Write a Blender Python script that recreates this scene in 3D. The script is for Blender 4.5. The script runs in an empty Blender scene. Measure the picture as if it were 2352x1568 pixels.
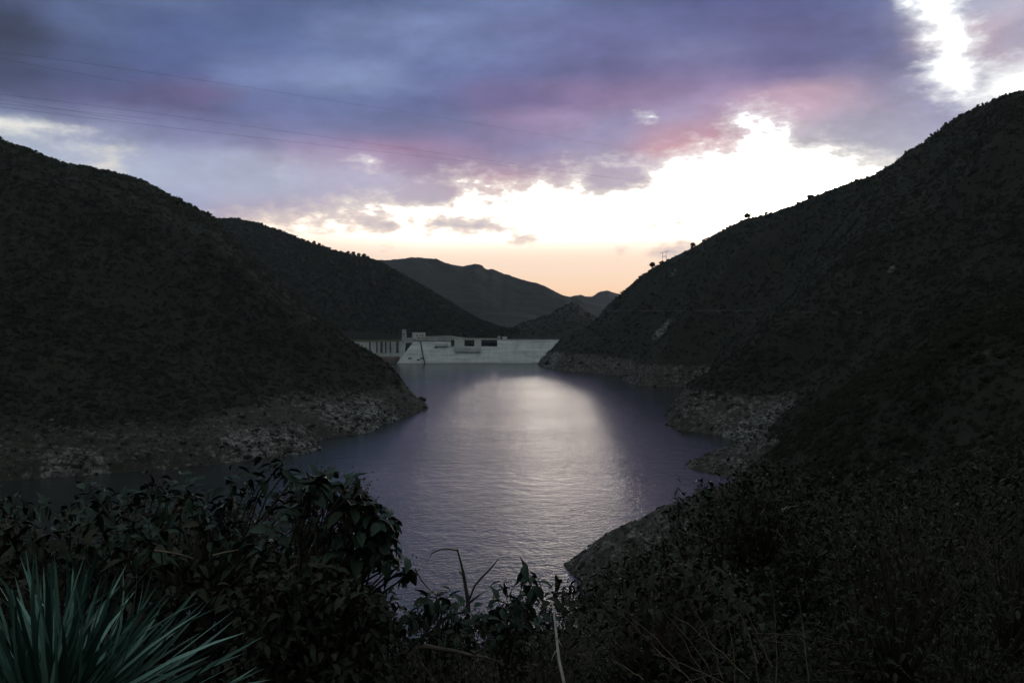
import bpy, math, random
import numpy as np
from mathutils import Vector

# ------------------------------------------------------------------ camera
F, CX, CY, HOR = 2037.0, 1176.0, 784.0, 715.0      # measured on a 2352 x 1568 copy of the photograph
PITCH = math.atan((CY - HOR) / F)
EYE = 60.0                                           # metres above the lake
scene = bpy.context.scene
cam_d = bpy.data.cameras.new('camera'); cam = bpy.data.objects.new('camera', cam_d)
scene.collection.objects.link(cam); scene.camera = cam
cam.location = (0, 0, EYE); cam.rotation_euler = (math.pi/2 - PITCH, 0, 0)
cam_d.sensor_width = 36; cam_d.lens = 36 * F / 2352; cam_d.clip_start = 0.05; cam_d.clip_end = 30000
vs = scene.view_settings
vs.view_transform = 'Standard'; vs.look = 'None'; vs.exposure = 0; vs.gamma = 1; vs.use_curve_mapping = False
scene.cycles.max_bounces = 5; scene.cycles.diffuse_bounces = 2; scene.cycles.glossy_bounces = 3
scene.cycles.volume_bounces = 0
scene.cycles.use_denoising = True

cp, sp = math.cos(PITCH), math.sin(PITCH)
def ray(px, py):
    a = (px - CX) / F; b = (CY - py) / F
    return Vector((a, cp + sp*b, -sp + cp*b))
def at_z(px, py, z=0.0):
    d = ray(px, py); t = (z - EYE) / d.z
    return (d.x*t, d.y*t)
def at_y(px, py, Y):
    d = ray(px, py); t = Y / d.y
    return Vector((d.x*t, Y, EYE + d.z*t))

# ------------------------------------------------------------------ sky
def srgb(c):
    c = np.asarray(c, float) / 255.0
    return np.where(c <= 0.04045, c/12.92, ((c+0.055)/1.055)**2.4)
# colours of the cloud deck as (x, y, r, g, b)
SK = []
def row(y, xs, cols):
    for x, c in zip(xs, cols): SK.append((x, y) + c)
X13 = (0,200,400,600,800,1000,1200,1400,1600,1800,2000,2200,2352)
row(-60, X13, [(74,86,120),(88,102,142),(92,106,148),(86,103,146),(92,110,150),(100,116,156),(104,118,158),(94,106,150),(88,95,142),(86,92,140),(96,104,150),(170,178,200),(180,180,198)])
row(0, X13, [(74,86,120),(92,107,148),(95,110,150),(84,100,142),(90,108,150),(102,118,160),(106,120,162),(97,107,150),(90,95,144),(88,92,140),(98,105,150),(175,182,205),(186,182,198)])
row(60, X13, [(52, 60, 84), (88, 102, 142), (85, 102, 148), (90, 108, 152), (115, 130, 172), (124, 140, 184), (112, 118, 164), (105, 108, 156), (100, 104, 152), (98, 94, 142), (104, 106, 152), (190, 197, 212), (172, 172, 194)])
row(120, X13, [(62, 70, 98), (84, 98, 140), (88, 102, 150), (94, 110, 156), (108, 124, 168), (116, 130, 175), (112, 118, 166), (108, 106, 156), (120, 118, 162), (102, 98, 148), (108, 106, 156), (160, 165, 190), (190, 186, 204)])
row(180, X13, [(64, 74, 108), (82, 92, 134), (88, 98, 148), (118, 134, 178), (132, 148, 188), (106, 118, 166), (104, 108, 156), (108, 102, 152), (118, 108, 156), (124, 110, 158), (150, 136, 176), (196, 196, 214), (235, 235, 235)])
row(240, X13, [(112, 120, 158), (92, 92, 136), (94, 98, 146), (102, 112, 158), (106, 118, 164), (98, 106, 154), (112, 104, 156), (136, 116, 164), (160, 142, 184), (196, 168, 196), (186, 172, 196), (166, 166, 196), (240, 240, 240)])
row(290, X13, [(172, 186, 204), (146, 152, 184), (124, 126, 168), (118, 120, 164), (112, 118, 162), (114, 118, 162), (136, 122, 166), (160, 154, 194), (172, 164, 194), (200, 184, 198), (180, 178, 198), (166, 166, 194), (250, 250, 248)])
row(330, X13, [(186, 196, 212), (166, 174, 202), (146, 148, 186), (140, 136, 176), (134, 124, 166), (140, 120, 162), (140, 132, 176), (158, 150, 188), (196, 150, 172), (206, 202, 210), (188, 186, 202), (176, 176, 198), (250, 250, 248)])
row(370, X13, [(190, 200, 218), (190, 200, 218), (182, 190, 214), (184, 190, 214), (186, 180, 206), (166, 148, 186), (156, 146, 184), (188, 176, 202), (216, 200, 210), (216, 212, 214), (200, 200, 208), (225, 225, 225), (250, 250, 248)])
row(420, X13, [(190, 198, 218), (184, 192, 216), (182, 190, 216), (186, 192, 216), (192, 188, 212), (196, 182, 204), (200, 176, 192), (196, 184, 202), (220, 210, 215), (224, 220, 220), (224, 224, 224), (240, 240, 240), (250, 250, 248)])
row(470, X13, [(172,182,206),(170,178,204),(172,176,206),(186,176,200),(204,190,208),(206,196,206),(205,196,204),(205,196,204),(215,205,210),(220,215,215),(220,220,220),(240,240,240),(250,250,248)])
row(530, X13, [(180,180,200)]*3 + [(205,186,198),(208,194,202),(200,192,204),(206,194,204),(224,200,200)] + [(205,200,212)]*5)
row(590, X13, [(200,186,196)]*7 + [(224,196,192),(196,190,205)] + [(205,200,212)]*4)
row(700, X13, [(220,196,180)]*13)
SK += [(300,232,88,82,122),(420,225,112,88,130),(880,350,176,120,160),(700,352,170,140,180),(1000,352,168,128,170),
       (1120,215,112,98,146),(1180,225,122,100,148),(1330,215,140,112,158),(1500,205,134,112,158),(1450,228,166,130,172),
       (1250,285,176,140,182),(1600,205,150,124,168),(1700,215,180,146,180),(1800,235,216,178,192),(1900,222,210,180,196),
       (1660,305,196,134,152),(1600,322,216,150,160),(1690,285,176,130,158),(1550,335,214,160,170),(1160,425,212,160,170),
       (1080,400,180,140,166),(1250,395,186,152,176),(600,165,116,130,172),(780,170,134,150,190),(830,195,128,142,184),
       (690,160,118,132,174),(2150,165,120,125,160),(2060,150,122,124,160),(2100,230,150,150,180),(2000,280,160,156,178),
       (2210,30,178,180,195),(2240,55,222,180,188),(2230,110,226,186,190),(2300,40,170,168,190),(2330,95,168,165,188),(2290,130,190,176,190),
       (1380,408,188,174,192),(1440,405,196,184,198),(1100,90,112,126,170),(950,130,114,128,172),(60,100,48,56,78),(80,190,64,70,100)]
SK = np.array(SK, float)
_pk = np.clip((SK[:,2]+SK[:,4])/2 - SK[:,3] - 14, 0, 60)*(SK[:,2] < 200); SK[:,3] += _pk*.3; _lm = SK[:,2:].mean(1, keepdims=True); SK[:,2:] = np.clip(_lm + (SK[:,2:]-_lm)*1.05, 0, 255)
def cloud_rgb(x, y):
    w = np.exp(-(((x[...,None]-SK[:,0])/95)**2 + ((y[...,None]-SK[:,1])/24)**2)) + 1e-9*np.exp(-(((x[...,None]-SK[:,0])/400)**2 + ((y[...,None]-SK[:,1])/100)**2)) + 1e-25
    c = srgb(SK[:,2:])
    return (w[...,None]*c).sum(-2) / w.sum(-1)[...,None]
def poly_sd(x, y, P):
    """signed distance, positive inside"""
    P = np.asarray(P, float); best = np.full(x.shape, 1e18); inside = np.zeros(x.shape, bool)
    n = len(P)
    for i in range(n):
        ax, ay = P[i]; bx, by = P[(i+1) % n]
        ex, ey = bx-ax, by-ay; L = ex*ex+ey*ey + 1e-12
        t = np.clip(((x-ax)*ex+(y-ay)*ey)/L, 0, 1)
        d = (x-ax-ex*t)**2 + (y-ay-ey*t)**2
        best = np.minimum(best, d)
        if by != ay:
            c = ((ay > y) != (by > y)) & (x < (bx-ax)*(y-ay)/(by-ay)+ax)
            inside ^= c
    best = np.sqrt(best)
    return np.where(inside, best, -best)
CLEAR = [(380,540),(520,506),(620,494),(760,480),(860,464),(930,442),(1000,436),(1060,414),(1120,424),(1160,434),(1250,414),
         (1340,402),(1460,388),(1520,372),(1590,346),(1692,324),(1704,292),(1690,258),(1740,262),(1800,282),(1850,314),(1910,338),
         (1960,350),(2020,360),(2080,372),(2300,420),(2900,700),(-500,900),(-500,620)]
BREAK = [(2050,-80),(2085,20),(2118,60),(2140,100),(2112,160),(2140,210),(2205,240),(2270,246),(2400,240),(2800,200),(2800,130),
         (2400,128),(2330,146),(2280,150),(2252,118),(2235,60),(2210,20),(2200,-80)]
BLOBS = [(10,292,80,17,-1.0),(150,318,60,20,-1.0),(255,366,70,22,-1.0),(655,386,52,15,-.95),(835,384,52,14,-1.0),(1490,272,26,11,-1.0),(520,372,60,10,-.35),
         (760,392,30,8,-.5),(870,515,34,14,.62),(885,567,40,10,.72),(1000,503,60,13,.72),(1090,520,80,13,.68),(1170,540,40,12,.55),(990,444,58,17,.85),
         (1430,535,34,8,.55),(1420,588,30,8,.5),(1545,577,44,11,.8),(1295,568,34,6,.5),(1424,410,58,20,.95),(1150,492,26,9,.5),
         (1370,448,24,7,.3),(1780,441,26,6,.5),(1490,516,30,6,.5),(1555,512,20,8,.5),(1225,552,26,7,.45),(780,525,55,9,.42),(1850,312,14,24,.6),
         (1960,330,60,16,.3),(2240,170,30,40,.5),(2280,180,20,26,.4)]
def cloud_alpha(x, y):
    a = -poly_sd(x, y, CLEAR)/80.0
    a = np.minimum(a, -poly_sd(x, y, BREAK)/60.0)
    a = np.clip(a, -1, 1)*0.5 + 0.5
    for bx, by, rx, ry, s in BLOBS:
        g = np.exp(-(((x-bx)/rx)**2 + ((y-by)/ry)**2)*0.9)
        a = a + (s*.9 if s > 0 else s)*g
    return np.clip(a, 0, 1)

world = bpy.data.worlds.new('World'); scene.world = world; world.use_nodes = True
wt = world.node_tree; wt.nodes.clear()
class NT:
    def __init__(s, t): s.t = t
    def n(s, typ, **kw):
        nd = s.t.nodes.new(typ)
        for k, v in kw.items(): setattr(nd, k, v)
        return nd
    def put(s, sock, v):
        if isinstance(v, bpy.types.NodeSocket): s.t.links.new(v, sock)
        elif v is not None: sock.default_value = v
    def m(s, op, a, b=None, c=None, clamp=False):
        nd = s.n('ShaderNodeMath', operation=op, use_clamp=clamp)
        s.put(nd.inputs[0], a); s.put(nd.inputs[1], b); s.put(nd.inputs[2], c)
        return nd.outputs[0]
    def vm(s, op, a, b=None):
        nd = s.n('ShaderNodeVectorMath', operation=op); s.put(nd.inputs[0], a); s.put(nd.inputs[1], b)
        return nd.outputs[0]
    def mixc(s, f, a, b, mode='MIX'):
        nd = s.n('ShaderNodeMix', data_type='RGBA', blend_type=mode, clamp_factor=True)
        s.put(nd.inputs[0], f); s.put(nd.inputs[6], a); s.put(nd.inputs[7], b); return nd.outputs[2]
    def mixf(s, f, a, b):
        nd = s.n('ShaderNodeMix', data_type='FLOAT'); s.put(nd.inputs[0], f); s.put(nd.inputs[2], a); s.put(nd.inputs[3], b); return nd.outputs[0]
    def noise(s, vec, scale, detail=2, rough=.5, dist=0, col=False, dims='3D'):
        nd = s.n('ShaderNodeTexNoise', noise_dimensions=dims); s.put(nd.inputs['Vector'], vec)
        nd.inputs['Scale'].default_value = scale; nd.inputs['Detail'].default_value = detail
        nd.inputs['Roughness'].default_value = rough; nd.inputs['Distortion'].default_value = dist
        return nd.outputs[1] if col else nd.outputs[0]
    def ramp(s, fac, stops, interp='LINEAR'):
        nd = s.n('ShaderNodeValToRGB'); cr = nd.color_ramp; cr.interpolation = interp
        while len(cr.elements) > 1: cr.elements.remove(cr.elements[-1])
        cr.elements[0].position = stops[0][0]; cr.elements[0].color = stops[0][1]
        for p, c in stops[1:]: cr.elements.new(p).color = c
        s.put(nd.inputs[0], fac); return nd
    def mr(s, v, a, b, c=0, d=1, interp='LINEAR'):
        nd = s.n('ShaderNodeMapRange', interpolation_type=interp); s.put(nd.inputs[0], v)
        for i, q in zip((1,2,3,4), (a,b,c,d)): s.put(nd.inputs[i], q)
        return nd.outputs[0]
    def comb(s, x, y, z):
        nd = s.n('ShaderNodeCombineXYZ'); s.put(nd.inputs[0], x); s.put(nd.inputs[1], y); s.put(nd.inputs[2], z); return nd.outputs[0]
    def sep(s, v):
        nd = s.n('ShaderNodeSeparateXYZ'); s.put(nd.inputs[0], v); return nd.outputs

w = NT(wt)
tc = w.n('ShaderNodeTexCoord')
X, Y, Z = w.sep(tc.outputs['Generated'])
az0 = w.m('ARCTAN2', X, Y); el0 = w.m('ARCSINE', Z)
# warp so that the painted directions break up like cloud
wv = w.comb(w.m('MULTIPLY', az0, 1.0), w.m('MULTIPLY', el0, 2.2), 0.0)
nz = w.noise(wv, 14.0, 5, .55, col=True)
nx, ny, nzz = w.sep(nz)
nz2 = w.noise(wv, 46.0, 6, .62, col=True)
mx, my, mz = w.sep(nz2)
az = w.m('ADD', az0, w.m('MULTIPLY', w.m('SUBTRACT', nx, .5), .050))
el = w.m('ADD', el0, w.m('MULTIPLY', w.m('SUBTRACT', ny, .5), .018))
AZ1 = 0.62; NROW = 24; EL0, EL1 = 0.0, 0.375
els = np.linspace(EL0, EL1, NROW)
def sample(azs, e):
    d = np.stack([np.sin(azs)*math.cos(e), np.cos(azs)*math.cos(e), np.full_like(azs, math.sin(e))], -1)
    fwd = d[:,1]*cp - d[:,2]*sp; up = d[:,1]*sp + d[:,2]*cp
    x = CX + F*d[:,0]/fwd; y = CY - F*up/fwd
    return cloud_rgb(x, y), cloud_alpha(x, y)
halves = []
u1 = w.mr(az, -AZ1, 0.0); u2 = w.mr(az, 0.0, AZ1)
isr = w.m('GREATER_THAN', az, 0.0)
col = alp = None
for i, e in enumerate(els):
    rr = []
    for lo, hi, u in ((-AZ1, 0.0, u1), (0.0, AZ1, u2)):
        azs = np.linspace(lo, hi, 32); c, a = sample(azs, e)
        rr.append(w.ramp(u, [(k/31.0, (*map(float, c[k]), float(a[k]))) for k in range(32)]))
    cc = w.mixc(isr, rr[0].outputs[0], rr[1].outputs[0]); aa = w.mixf(isr, rr[0].outputs[1], rr[1].outputs[1])
    if col is None: col, alp = cc, aa
    else:
        f = w.mr(el, float(els[i-1]), float(els[i]))
        col = w.mixc(f, col, cc); alp = w.mixf(f, alp, aa)
# high and rear sky: a broken blue-grey deck, brighter behind the viewer
rear = w.mr(Y, 0.75, -0.4, 0, 1, 'SMOOTHSTEP')
high = w.mr(el0, 0.36, 0.8, 0, 1, 'SMOOTHSTEP')
big = w.noise(tc.outputs['Generated'], 3.0, 4, .5)
REAR = (.37,.40,.40,1); TOP = (.27,.33,.355,1)
col = w.mixc(high, col, TOP); col = w.mixc(rear, col, REAR)
alp = w.m('MAXIMUM', alp, w.m('MAXIMUM', high, rear))
# soft texture inside the deck
tex = w.m('ADD', w.m('MULTIPLY', w.m('SUBTRACT', nzz, .5), .50), w.m('MULTIPLY', w.m('SUBTRACT', mz, .5), .34))
tex = w.m('ADD', tex, w.m('MULTIPLY', w.m('SUBTRACT', w.noise(wv, 6.5, 3, .5), .5), .55))
tex = w.m('ADD', w.m('MULTIPLY', tex, w.mr(el0, .09, .17, .25, 1.0)), 1.0)
col = w.vm('MULTIPLY', col, w.comb(tex, tex, tex))
edge = w.m('ADD', alp, w.m('ADD', w.m('MULTIPLY', w.m('SUBTRACT', mx, .5), .85), w.m('MULTIPLY', w.m('SUBTRACT', nzz, .5), .34)))
mask = w.mr(edge, .12, .82, 0, 1, 'SMOOTHSTEP')
def L(c, k=1.0):
    v = srgb(c)*k; return (float(v[0]), float(v[1]), float(v[2]), 1)
clear = w.ramp(w.mr(el0, 0.0, 0.40), [(0.0, L((250,200,160))), (.05, L((253,214,176))), (.11, L((255,225,198))), (.18, L((255,231,210))), (.26, L((255,239,222))), (.34, L((255,246,230))), (.42, L((255,252,244))),
                                       (.50, L((255,255,252))), (1.0, L((232,240,246)))], 'B_SPLINE').outputs[0]
open_ = w.m('POWER', w.m('SUBTRACT', 1.0, mask, clamp=True), 8.0)
sidegain = w.m('MULTIPLY', w.mr(az0, -0.38, -0.1, 0.0, 1.0), w.mr(az0, .26, .40, 1.0, .03))
whit = w.m('ADD', w.m('MULTIPLY', w.m('MULTIPLY', w.m('MULTIPLY', w.m('POWER', w.mr(el0, .035, .20, 0, 1, 'SMOOTHSTEP'), 2.5), 60.0), open_), sidegain), w.mr(az0, -0.38, -0.1, 0.92, 1.22))
clear = w.vm('MULTIPLY', clear, w.comb(whit, whit, whit))
final = w.mixc(mask, clear, col)
sky = w.n('ShaderNodeTexSky', sky_type='NISHITA', sun_disc=False, sun_elevation=math.radians(3.0), sun_rotation=math.radians(12.0))
sky.air_density = 1.0; sky.dust_density = 2.0
skyv = w.vm('MULTIPLY', sky.outputs[0], (.0012,.0012,.0012))
final = w.vm('ADD', final, skyv)
bg = w.n('ShaderNodeBackground'); wt.links.new(final, bg.inputs[0]); bg.inputs[1].default_value = 1.0
wo = w.n('ShaderNodeOutputWorld'); wt.links.new(bg.outputs[0], wo.inputs[0])

sl = bpy.data.lights.new('sun', 'SUN'); so = bpy.data.objects.new('sun', sl); scene.collection.objects.link(so)
sl.energy = 0.06; sl.angle = math.radians(12); sl.color = (1, .78, .62)
so.rotation_euler = (math.radians(90-3), 0, math.radians(180-12))   # light comes from beyond the dam

# ------------------------------------------------------------------ helpers
COL = scene.collection
RNG = np.random.default_rng(7)
def tag(o, label=None, cat=None, group=None, kind=None):
    if label: o['label'] = label
    if cat: o['category'] = cat
    if group: o['group'] = group
    if kind: o['kind'] = kind
    return o
def empty(name, loc=(0,0,0), label=None, cat=None, group=None):
    o = bpy.data.objects.new(name, None); o.location = loc; o.empty_display_size = .2; COL.objects.link(o)
    return tag(o, label, cat, group)
def np_mesh(name, V, Fq, mat=None, parent=None, smooth=False, attrs=None):
    """V (n,3), Fq (m,k) one face size"""
    V = np.ascontiguousarray(V, np.float32); Fq = np.ascontiguousarray(Fq, np.int32)
    me = bpy.data.meshes.new(name); k = Fq.shape[1]
    me.vertices.add(len(V)); me.vertices.foreach_set('co', V.ravel())
    me.loops.add(Fq.size); me.loops.foreach_set('vertex_index', Fq.ravel())
    me.polygons.add(len(Fq)); me.polygons.foreach_set('loop_start', np.arange(0, Fq.size, k, dtype=np.int32))
    me.polygons.foreach_set('loop_total', np.full(len(Fq), k, np.int32))
    if smooth: me.polygons.foreach_set('use_smooth', np.ones(len(Fq), bool))
    me.update(calc_edges=True)
    for an, arr in (attrs or {}).items():
        at = me.attributes.new(an, 'FLOAT', 'POINT'); at.data.foreach_set('value', np.ascontiguousarray(arr, np.float32))
    if mat: me.materials.append(mat)
    o = bpy.data.objects.new(name, me); COL.objects.link(o)
    if parent is not None: o.parent = parent
    return o
class MB:
    """collects mixed faces"""
    def __init__(s): s.v = []; s.f = []
    def add(s, vs, fs):
        b = len(s.v); s.v += [tuple(p) for p in vs]; s.f += [tuple(i+b for i in q) for q in fs]
    def hexa(s, p):   # 8 points: bottom 4 (ccw), top 4
        s.add(p, [(3,2,1,0),(4,5,6,7),(0,1,5,4),(1,2,6,5),(2,3,7,6),(3,0,4,7)])
    def box(s, x0, x1, y0, y1, z0, z1):
        s.hexa([(x0,y0,z0),(x1,y0,z0),(x1,y1,z0),(x0,y1,z0),(x0,y0,z1),(x1,y0,z1),(x1,y1,z1),(x0,y1,z1)])
    def tube(s, pts, rad, n=6):
        pts = [Vector(p) for p in pts]
        if not hasattr(rad, '__len__'): rad = [rad]*len(pts)
        rings = []; up = Vector((0,0,1))
        for i, p in enumerate(pts):
            t = (pts[min(i+1, len(pts)-1)] - pts[max(i-1, 0)])
            if t.length < 1e-9: t = Vector((0,0,1))
            t.normalize(); a = t.cross(up if abs(t.z) < .95 else Vector((1,0,0))).normalized(); b = t.cross(a)
            rings.append([p + (a*math.cos(q*2*math.pi/n) + b*math.sin(q*2*math.pi/n))*rad[i] for q in range(n)])
        vs = [v for r in rings for v in r]; fs = []
        for i in range(len(rings)-1):
            for q in range(n):
                fs.append((i*n+q, i*n+(q+1)%n, (i+1)*n+(q+1)%n, (i+1)*n+q))
        fs.append(tuple(range(n-1, -1, -1))); fs.append(tuple((len(rings)-1)*n+q for q in range(n)))
        s.add(vs, fs)
    def build(s, name, mat, parent=None, bevel=0, smooth=False):
        me = bpy.data.meshes.new(name); me.from_pydata(s.v, [], s.f); me.update()
        if mat: me.materials.append(mat)
        if smooth: me.polygons.foreach_set('use_smooth', np.ones(len(me.polygons), bool))
        o = bpy.data.objects.new(name, me); COL.objects.link(o)
        if parent is not None: o.parent = parent
        if bevel:
            md = o.modifiers.new('bevel', 'BEVEL'); md.width = bevel; md.segments = 2; md.limit_method = 'ANGLE'
        return o
def copy_tree(root, loc, rz=0, sc=1, label=None):
    r = root.copy(); COL.objects.link(r); r.location = loc; r.rotation_euler = (0, 0, rz)
    r.scale = (sc, sc, sc) if not hasattr(sc, '__len__') else sc
    if label: r['label'] = label
    for ch in list(root.children):
        c = ch.copy(); COL.objects.link(c); c.parent = r
    return r

# gradient noise in numpy
_perm = np.random.default_rng(3).permutation(512).astype(np.int64)
def _h(i, j): return _perm[(_perm[i & 511] + j) & 511]
def perlin(x, y):
    i = np.floor(x).astype(np.int64); j = np.floor(y).astype(np.int64); fx = x-i; fy = y-j
    u = fx*fx*fx*(fx*(fx*6-15)+10); v = fy*fy*fy*(fy*(fy*6-15)+10)
    def g(a, b, dx, dy):
        t = _h(a, b)*(2*math.pi/512*7.0); return np.cos(t)*dx + np.sin(t)*dy
    n00 = g(i, j, fx, fy); n10 = g(i+1, j, fx-1, fy); n01 = g(i, j+1, fx, fy-1); n11 = g(i+1, j+1, fx-1, fy-1)
    return (n00*(1-u)+n10*u)*(1-v) + (n01*(1-u)+n11*u)*v
def fbm(x, y, oct=5, gain=.5, lac=2.03):
    s = 0; a = 1
    for k in range(oct): s = s + a*perlin(x+17.3*k, y-9.1*k); x = x*lac; y = y*lac; a *= gain
    return s
def ridged(x, y, oct=4, gain=.5):
    s = 0; a = 1
    for k in range(oct): s = s + a*(1-2.2*np.abs(perlin(x+31*k, y+11*k))); x = x*2.07; y = y*2.07; a *= gain
    return s
def smooth1(a, n):
    k = np.hanning(2*n+3)[1:-1]; k /= k.sum(); return np.convolve(np.pad(a, n, mode='edge'), k, 'valid')

# ------------------------------------------------------------------ materials
def material(name):
    m = bpy.data.materials.new(name); m.use_nodes = True; t = m.node_tree; t.nodes.clear()
    g = NT(t); b = g.n('ShaderNodeBsdfPrincipled'); o = g.n('ShaderNodeOutputMaterial'); t.links.new(b.outputs[0], o.inputs[0])
    return m, g, b
def simple(name, c1, c2, scale=4.0, rough=.8, bump=0, spec=.3, detail=5, coord='Object', bscale=None):
    m, g, b = material(name); tcn = g.n('ShaderNodeTexCoord'); v = tcn.outputs[coord]
    n = g.noise(v, scale, detail, .6)
    c = g.mixc(g.mr(n, .35, .65), (*c1, 1), (*c2, 1)); g.put(b.inputs['Base Color'], c)
    b.inputs['Roughness'].default_value = rough; b.inputs['Specular IOR Level'].default_value = spec
    if bump:
        bp = g.n('ShaderNodeBump'); bp.inputs['Strength'].default_value = bump; g.put(bp.inputs['Height'], g.noise(v, bscale or scale*3, 6, .6)); g.put(b.inputs['Normal'], bp.outputs[0])
    return m
def terrain_mat():
    m, g, b = material('hillside_ground'); ge = g.n('ShaderNodeNewGeometry'); P = ge.outputs['Position']
    at = g.n('ShaderNodeAttribute', attribute_name='rock').outputs['Fac']
    n1 = g.noise(P, .05, 6, .65); n2 = g.noise(P, .35, 6, .7); n3 = g.noise(P, 1.6, 4, .7)
    veg = g.mixc(g.mr(n1, .38, .62), (.013,.018,.011,1), (.024,.024,.015,1))
    veg = g.mixc(g.mr(n2, .35, .7), veg, (.018,.022,.014,1))
    # bare soil and rock, with strata dipping down the slope
    x, y, z = g.sep(P)
    q = g.comb(g.m('ADD', g.m('MULTIPLY', x, .16), g.m('MULTIPLY', z, .30)), g.m('MULTIPLY', y, .05), g.m('MULTIPLY', z, .5))
    st = g.noise(q, 1.3, 7, .68, .6)
    n4 = g.noise(P, .8, 8, .75); crk = g.m('ADD', g.m('MULTIPLY', st, .55), g.m('MULTIPLY', n4, .45))
    rock = g.mixc(g.mr(crk, .44, .58), (.026,.026,.022,1), (.24,.25,.235,1))
    soil = g.mixc(g.mr(n3, .3, .7), (.028,.028,.023,1), (.060,.056,.046,1))
    pl = g.n('ShaderNodeAttribute', attribute_name='pale').outputs['Fac']
    rs = g.mixc(g.mr(g.m('ADD', n2, g.m('MULTIPLY', g.m('SUBTRACT', pl, .5), .42)), .44, .62), soil, rock)
    f = g.mr(g.m('ADD', at, g.m('MULTIPLY', g.m('SUBTRACT', n2, .5), .9)), .42, .68)
    g.put(b.inputs['Base Color'], g.mixc(f, veg, rs))
    b.inputs['Roughness'].default_value = .95; b.inputs['Specular IOR Level'].default_value = .15
    bp = g.n('ShaderNodeBump'); bp.inputs['Strength'].default_value = .6; bp.inputs['Distance'].default_value = 1.0
    g.put(bp.inputs['Height'], g.m('ADD', st, g.noise(P, .9, 6, .7))); g.put(b.inputs['Normal'], bp.outputs[0])
    return m
M_TER = terrain_mat()
def water_mat():
    m, g, b = material('lake_water'); ge = g.n('ShaderNodeNewGeometry'); x, y, z = g.sep(ge.outputs['Position'])
    b.inputs['Base Color'].default_value = (.015,.021,.019,1); b.inputs['Roughness'].default_value = .15
    b.inputs['IOR'].default_value = 1.45; b.inputs['Specular Tint'].default_value = (.94,1,.86,1)
    v = g.comb(g.m('MULTIPLY', x, .85), y, 0.0)
    a = g.noise(v, .62, 4, .6); c = g.noise(v, .16, 3, .5); gust = g.noise(g.comb(g.m('MULTIPLY', x, .5), y, 0.0), .018, 3, .5)
    h = g.m('ADD', g.m('MULTIPLY', a, g.mr(gust, .3, .7, .7, 1.25)), g.m('MULTIPLY', c, 1.2))
    bp = g.n('ShaderNodeBump'); bp.inputs['Strength'].default_value = 1.0; bp.inputs['Distance'].default_value = .21
    g.put(bp.inputs['Height'], h); g.put(b.inputs['Normal'], bp.outputs[0])
    return m
M_WAT = water_mat()
def leafmat(name, c1, c2, rough=.5, spec=.4, pw=1.0):
    m, g, b = material(name); ge = g.n('ShaderNodeNewGeometry')
    r = ge.outputs['Random Per Island']
    c = g.mixc(g.m('POWER', r, pw), (*c1, 1), (*c2, 1)); 
    g.put(b.inputs['Base Color'], c); b.inputs['Roughness'].default_value = rough; b.inputs['Specular IOR Level'].default_value = spec
    return m
M_SUMAC = leafmat('sumac_leaf', (.015,.034,.023), (.032,.060,.040), .55, .25)
M_BRUSH = leafmat('brush_leaf', (.022,.032,.022), (.046,.046,.033), .75, .12)
M_SEED = leafmat('seed_head', (.10,.045,.035), (.17,.085,.06), .9, .1)
M_BARK = simple('bark', (.045,.038,.032), (.10,.085,.07), 30, .9, .4)
M_PALE = simple('bleached_wood', (.34,.33,.30), (.55,.53,.48), 22, .8, .3)
M_TWIG = simple('dry_twig', (.10,.08,.06), (.22,.18,.13), 30, .9)
M_YUC = leafmat('yucca_blade', (.045,.105,.085), (.25,.45,.385), .5, .35, 1.8)
M_CHAP = leafmat('chaparral_leaf', (.028,.040,.024), (.040,.046,.029), .9, .05)
_t = M_CHAP.node_tree; _g = NT(_t); _b = [n for n in _t.nodes if n.type == 'BSDF_PRINCIPLED'][0]; _o = [n for n in _t.nodes if n.type == 'OUTPUT_MATERIAL'][0]
_tr = _g.n('ShaderNodeBsdfTranslucent'); _tr.inputs[0].default_value = (.042,.052,.030,1); _mx = _g.n('ShaderNodeMixShader'); _mx.inputs[0].default_value = .5
_t.links.new(_b.outputs[0], _mx.inputs[1]); _t.links.new(_tr.outputs[0], _mx.inputs[2]); _t.links.new(_mx.outputs[0], _o.inputs[0])

# ------------------------------------------------------------------ the shore and the terrain
YD = at_z(1100, 835)[1]
def Z0(*pts): return [at_z(*p) for p in pts]
WATER = ([(-150, YD+60), (-150, YD+4), (-146, 900), (-128, 790), (-88, 665), (-63, 590)] +
  Z0((985,937),(940,955),(880,975),(852,992),(800,999),(752,1006),(725,1014),(742,1031),(700,1041),(600,1053),(520,1063),(400,1075),(200,1090),(0,1105),(-300,1125)) +
  [(-330, 300), (-420, 230), (-430, 150), (-250, 135), (-120, 142), (-40, 150), (4, 152), (13, 168)] +
  Z0((1330,1326),(1310,1316),(1292,1294)) + [(24, 224), (38, 246), (54, 268), (70, 292), (84, 300)] +
  Z0((1664,1094),(1625,1085),(1592,1079),(1572,1067)) + Z0((1600,1054),(1650,1040),(1730,1022)) +
  Z0((1704,1016),(1680,1008),(1640,998),(1600,991),(1560,988),(1547,985),(1552,977),(1533,976),(1540,965),(1530,956),(1534,946),(1570,926),(1606,900),
     (1592,888),(1540,887),(1499,887),(1460,884),(1426,874),(1440,864),(1362,856),(1288,851),(1245,840),(1234,836)) + [(36, YD+4), (50, YD+60)])
SIL_L = [(-700,60),(-400,170),(-150,255),(0,318),(60,340),(150,374),(205,384),(330,413),(400,452),(500,502),(560,570),(640,650),(720,718),(800,782),(835,800),(872,822),(900,850),(930,885),(960,915),(985,934)]
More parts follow.
